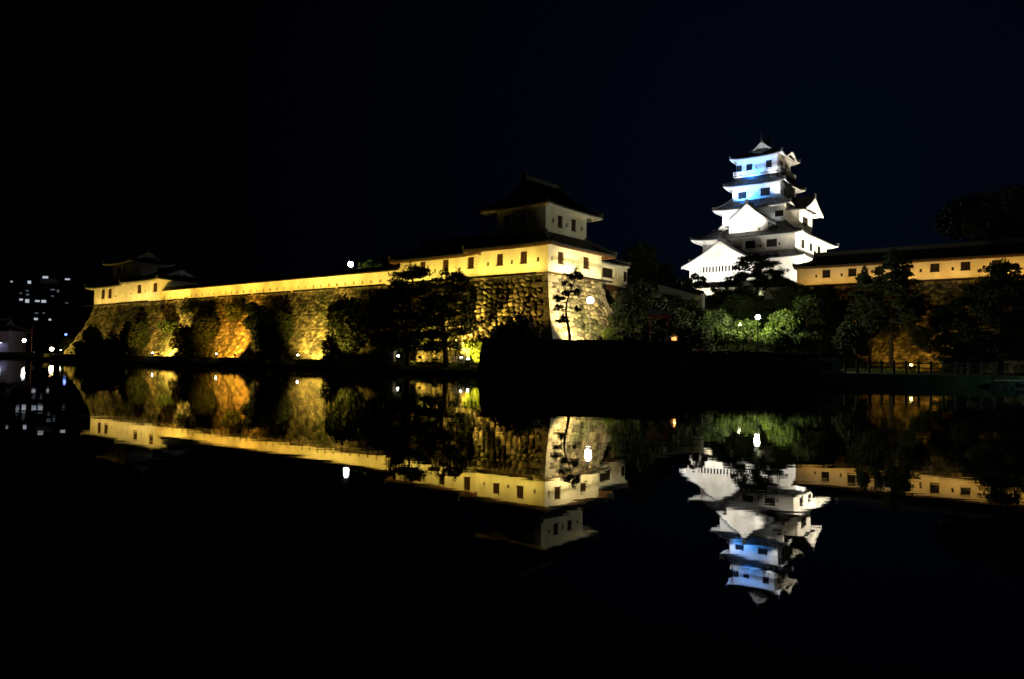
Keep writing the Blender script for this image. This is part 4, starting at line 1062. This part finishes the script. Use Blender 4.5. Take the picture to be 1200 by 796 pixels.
# pale block on the lower path
p = at(819, 411, 72); q = MB(); q.box(p.x - .45, p.x + .45, 71.8, 72.2, 2.42, 2.85); q.box(p.x - .5, p.x + .5, 71.75, 72.25, 2.85, 2.92)
tag(q.build('stone_bench', M['paint']), 'low pale bench on the lower path under the slope', 'bench')
# white fence posts beside the pair of floodlights
l = loc_c(537, -6.9, .85); fn = empty('low_fence', l, TH, 'short white picket fence left of the causeway floodlights', 'fence')
for k in range(6):
    q = MB(); q.box(-.9 + k * .34, -.83 + k * .34, -.03, .03, 0, 1.0 + .08 * (k % 2)); q.build('picket', M['paint'], fn)
q = MB(); q.box(-.95, .95, .035, .065, .4, .47); q.box(-.95, .95, .035, .065, .8, .87); q.build('rail', M['paint'], fn)
# pale stone retaining slabs under the left black pine
l = loc_c(447, -6.6, .9); q = MB(); q.box(-.9, 2.3, -.2, .2, 0, 1.35); q.box(-1.0, 2.4, -.26, .26, 1.35, 1.45)
o = q.build('notice_board', M['concrete']); o.location = l; o.rotation_euler.z = TH; tag(o, 'low grey slab wall under the left black pine', 'low wall')

# quay at the right edge, lit by a cold lamp beyond the frame
stone_wall('quay_wall', [(40.3, 62.4), (36.9, 57.6), (64, 56)], .62, -.4, .25, 0.12, M['corner'], seed=61, relief=.06, power=1.0, cs=1.1, ch=.5,
           label='low pale quay at the right edge in cold greenish light')
q = MB(); q.add([(40.3, 62.3, .6), (36.9, 57.6, .6), (64, 56, .6), (64, 62, .6)], [(0, 1, 2, 3)]); structure(q.build('quay', M['concrete']))
p = Vector((47, 54.2, 0)); 
pole_lamp((42.0, 57.35, .6), 1.5, 'cold white lamp on the quay just outside the right edge', .15, 'lamp_white', e_=220, col=(.42, 1, .85))

# dark hut at the water's edge, far left
p = at(120, 412, 96)
hut = empty('boat_hut', (p.x, p.y, 0), .5, 'black boxy hut on stilts in the water below the far turret', 'hut')
q = MB(); q.box(-1.55, 1.55, -1.2, 1.2, .55, 3.0); q.build('wall', M['black'], hut)
q = MB(); q.box(-1.75, 1.75, -1.4, 1.4, 3.0, 3.15); q.box(-1.6, 1.6, -1.25, 1.25, 3.15, 3.24); q.build('roof', M['metal'], hut)
for x in (-1.3, 1.3):
    for y in (-1, 1): q = MB(); q.tube([(x, y, -.6), (x, y, .55)], .1, 6); q.build('stilt', M['black'], hut)
q = MB(); q.box(-.4, .4, -1.25, -1.2, .6, 2.4); q.build('door', M['wood'], hut)

# ------------------------------------------------------------------ far left shore: flats, house, lamps
ap = empty('apartment_block', (-228, 372, 1.3), .12, 'far dark apartment block with scattered cold lit windows behind the far turret', 'building')
q = MB(); q.box(-22, 22, 0, 14, 0, 34); q.box(-8, 0, 4, 10, 34, 37); q.build('wall', M['flat'], ap)
def far_windows(parent, lst, d):
    for (px, py, w, h, k) in lst:
        p = at(px, py, d); s_ = d / F
        v = Vector((p.x, p.y, p.z)) - Vector(parent.location); c, s = math.cos(-parent.rotation_euler.z), math.sin(-parent.rotation_euler.z)
        xl = v.x * c - v.y * s
        q = MB(); q.box(xl - w * s_ / 2, xl + w * s_ / 2, -.12, -.04, v.z - h * s_ / 2, v.z + h * s_ / 2); q.build('window', M[k], parent)
far_windows(ap, [(51.5, 325, 6, 2.6, 'win_cool'), (34, 331, 3.6, 3.4, 'win_cool'), (14.5, 330.5, 2.2, 1.6, 'win_cool'), (76, 327, 5.5, 1.8, 'win_cool'), (32, 341, 3, 1.4, 'win_dim'), (25, 344, 2.5, 1.4, 'win_dim'),
    (32.5, 345.5, 3, 2, 'win_dim'), (25.5, 351.5, 3.6, 2.2, 'win_cool'), (32.3, 353, 4.2, 4, 'win_cool'), (43.5, 353, 5, 2, 'win_cool'), (50.5, 353.3, 5, 3, 'win_cool'), (60, 339.5, 4.5, 1.8, 'win_dim'), (66, 341, 2.5, 3, 'win_dim'),
    (60, 347, 3, 1.4, 'win_dim'), (43, 367, 3.6, 1.5, 'win_dim'), (51, 367, 2.5, 1.5, 'win_dim'), (42.5, 374, 4, 2.4, 'win_cool'), (58, 374.7, 2.6, 2.2, 'win_cool'), (76, 355, 3, 1.4, 'win_dim')], 372)
ap2 = empty('apartment_block', (-233, 402, 1.3), .05, 'far dark apartment block with four small lit windows beside the far turret', 'building')
q = MB(); q.box(-7, 18, 0, 12, 0, 41); q.build('wall', M['flat'], ap2)
far_windows(ap2, [(92.3, 335.5, 6, 2.4, 'win_cool'), (99.7, 336, 4.4, 2.8, 'win_cool'), (92.3, 342.3, 5, 2.2, 'win_cool'), (100.5, 342.6, 2.6, 1.8, 'win_dim'), (92, 349.2, 4.6, 1.8, 'win_warm'), (98.5, 350, 5, 2, 'win_warm'), (91.3, 355.5, 3.8, 2, 'win_cool'), (84.5, 335, 1.6, 1.6, 'win_dim')], 402)
# house on the left shore
hs = empty('shore_house', (-148, 212, 1.3), .1, 'low house on the left shore with a glowing violet white porch', 'house')
q = MB(); q.box(-20, 5.6, 0, 9, 0, 6.2); q.build('wall', M['shed'], hs)
roof(hs, (-1, 10, -6.6, 21), 6.0, 3.2, 5.5, .8, gable=3.6, xf=lambda x, y, z: (-y, x, z), lift=.1, pitch=.8, gable_mat=M['shed'], barge=M['shed'], eave_mat=M['shed'])
q = MB(); q.box(-20, 5, -1.6, 0, 2.7, 2.9); q.build('porch_roof', M['grey'], hs)
for x in (-9, -4.2, .2): q = MB(); q.box(x - 1.0, x + 1.0, -.1, 0.02, .5, 2.1); q.build('window', M['win_cool'], hs)
q = MB(); q.box(-6, 4.4, -1.3, -1.2, 2.55, 2.66); q.build('porch_lamp', M['violet'], hs)
d = bpy.data.lights.new('lamp_light', 'AREA'); d.shape = 'RECTANGLE'; d.size = 10; d.size_y = .3; d.energy = 260; d.color = (.55, .6, 1.0)
o = bpy.data.objects.new('lamp_light', d); COL.objects.link(o); o.parent = hs; o.location = (-1, -1.1, 2.5); o.rotation_euler = (.3, 0, 0)
d = bpy.data.lights.new('lamp_light', 'AREA'); d.shape = 'RECTANGLE'; d.size = 14; d.size_y = .3; d.energy = 130; d.color = (1, .6, .6)
o = bpy.data.objects.new('lamp_light', d); COL.objects.link(o); o.parent = hs; o.location = (-6, -3.0, 2.95); o.rotation_euler = (math.radians(150), 0, 0)
for (px, py, dd, r, lens, e_, col, lab) in ((28.3, 399, 208, .42, 'lamp_white', 60, (.9, .95, 1), 'white street lamp beside the violet porch'),
                                        (61, 409.5, 206, .5, 'lamp_warm', 500, (1, .7, .3), 'warm orange lamp low on the left shore'),
                                        (77, 392, 214, .34, 'blue_sign', 30, (.2, .3, 1), 'small blue lamp at the foot of the far stone corner')):
    p = at(px, py, dd); pole_lamp((p.x, p.y, 1.3), max(.6, p.z - 1.3 - r), lab, r, lens, e_, col)
q = MB(); p = at(37, 400, 207); q.tube([(p.x, p.y, 1.2), (p.x, p.y, 9.5)], [.15, .1], 8); q.box(p.x - .7, p.x + .7, p.y - .08, p.y + .08, 8.6, 8.8)
tag(q.build('utility_pole', M['rust']), 'reddish pole right of the violet lit house', 'pole')
for i, (px, d_, r, lab) in enumerate(((85, 176, 2.2, 'lit shrub mound beyond the far stone corner, nearest the edge'), (93, 190, 2.6, 'shrub mound higher up beyond the far stone corner'))):
    p = at(px, 404, d_); bush((p.x, p.y, 1.0), r * 1.6, r, r * 1.1, lab, 'leaf', seed=300 + i, size=.25, n=3500)
p = at(87, 404, 172); ground_flood((p.x, p.y - 5, 1.2), (p.x + 1, p.y + 3, 3), 900, YEL, 'floodlight before the shrub mounds beyond the far corner', group='small floodlights on the ground')
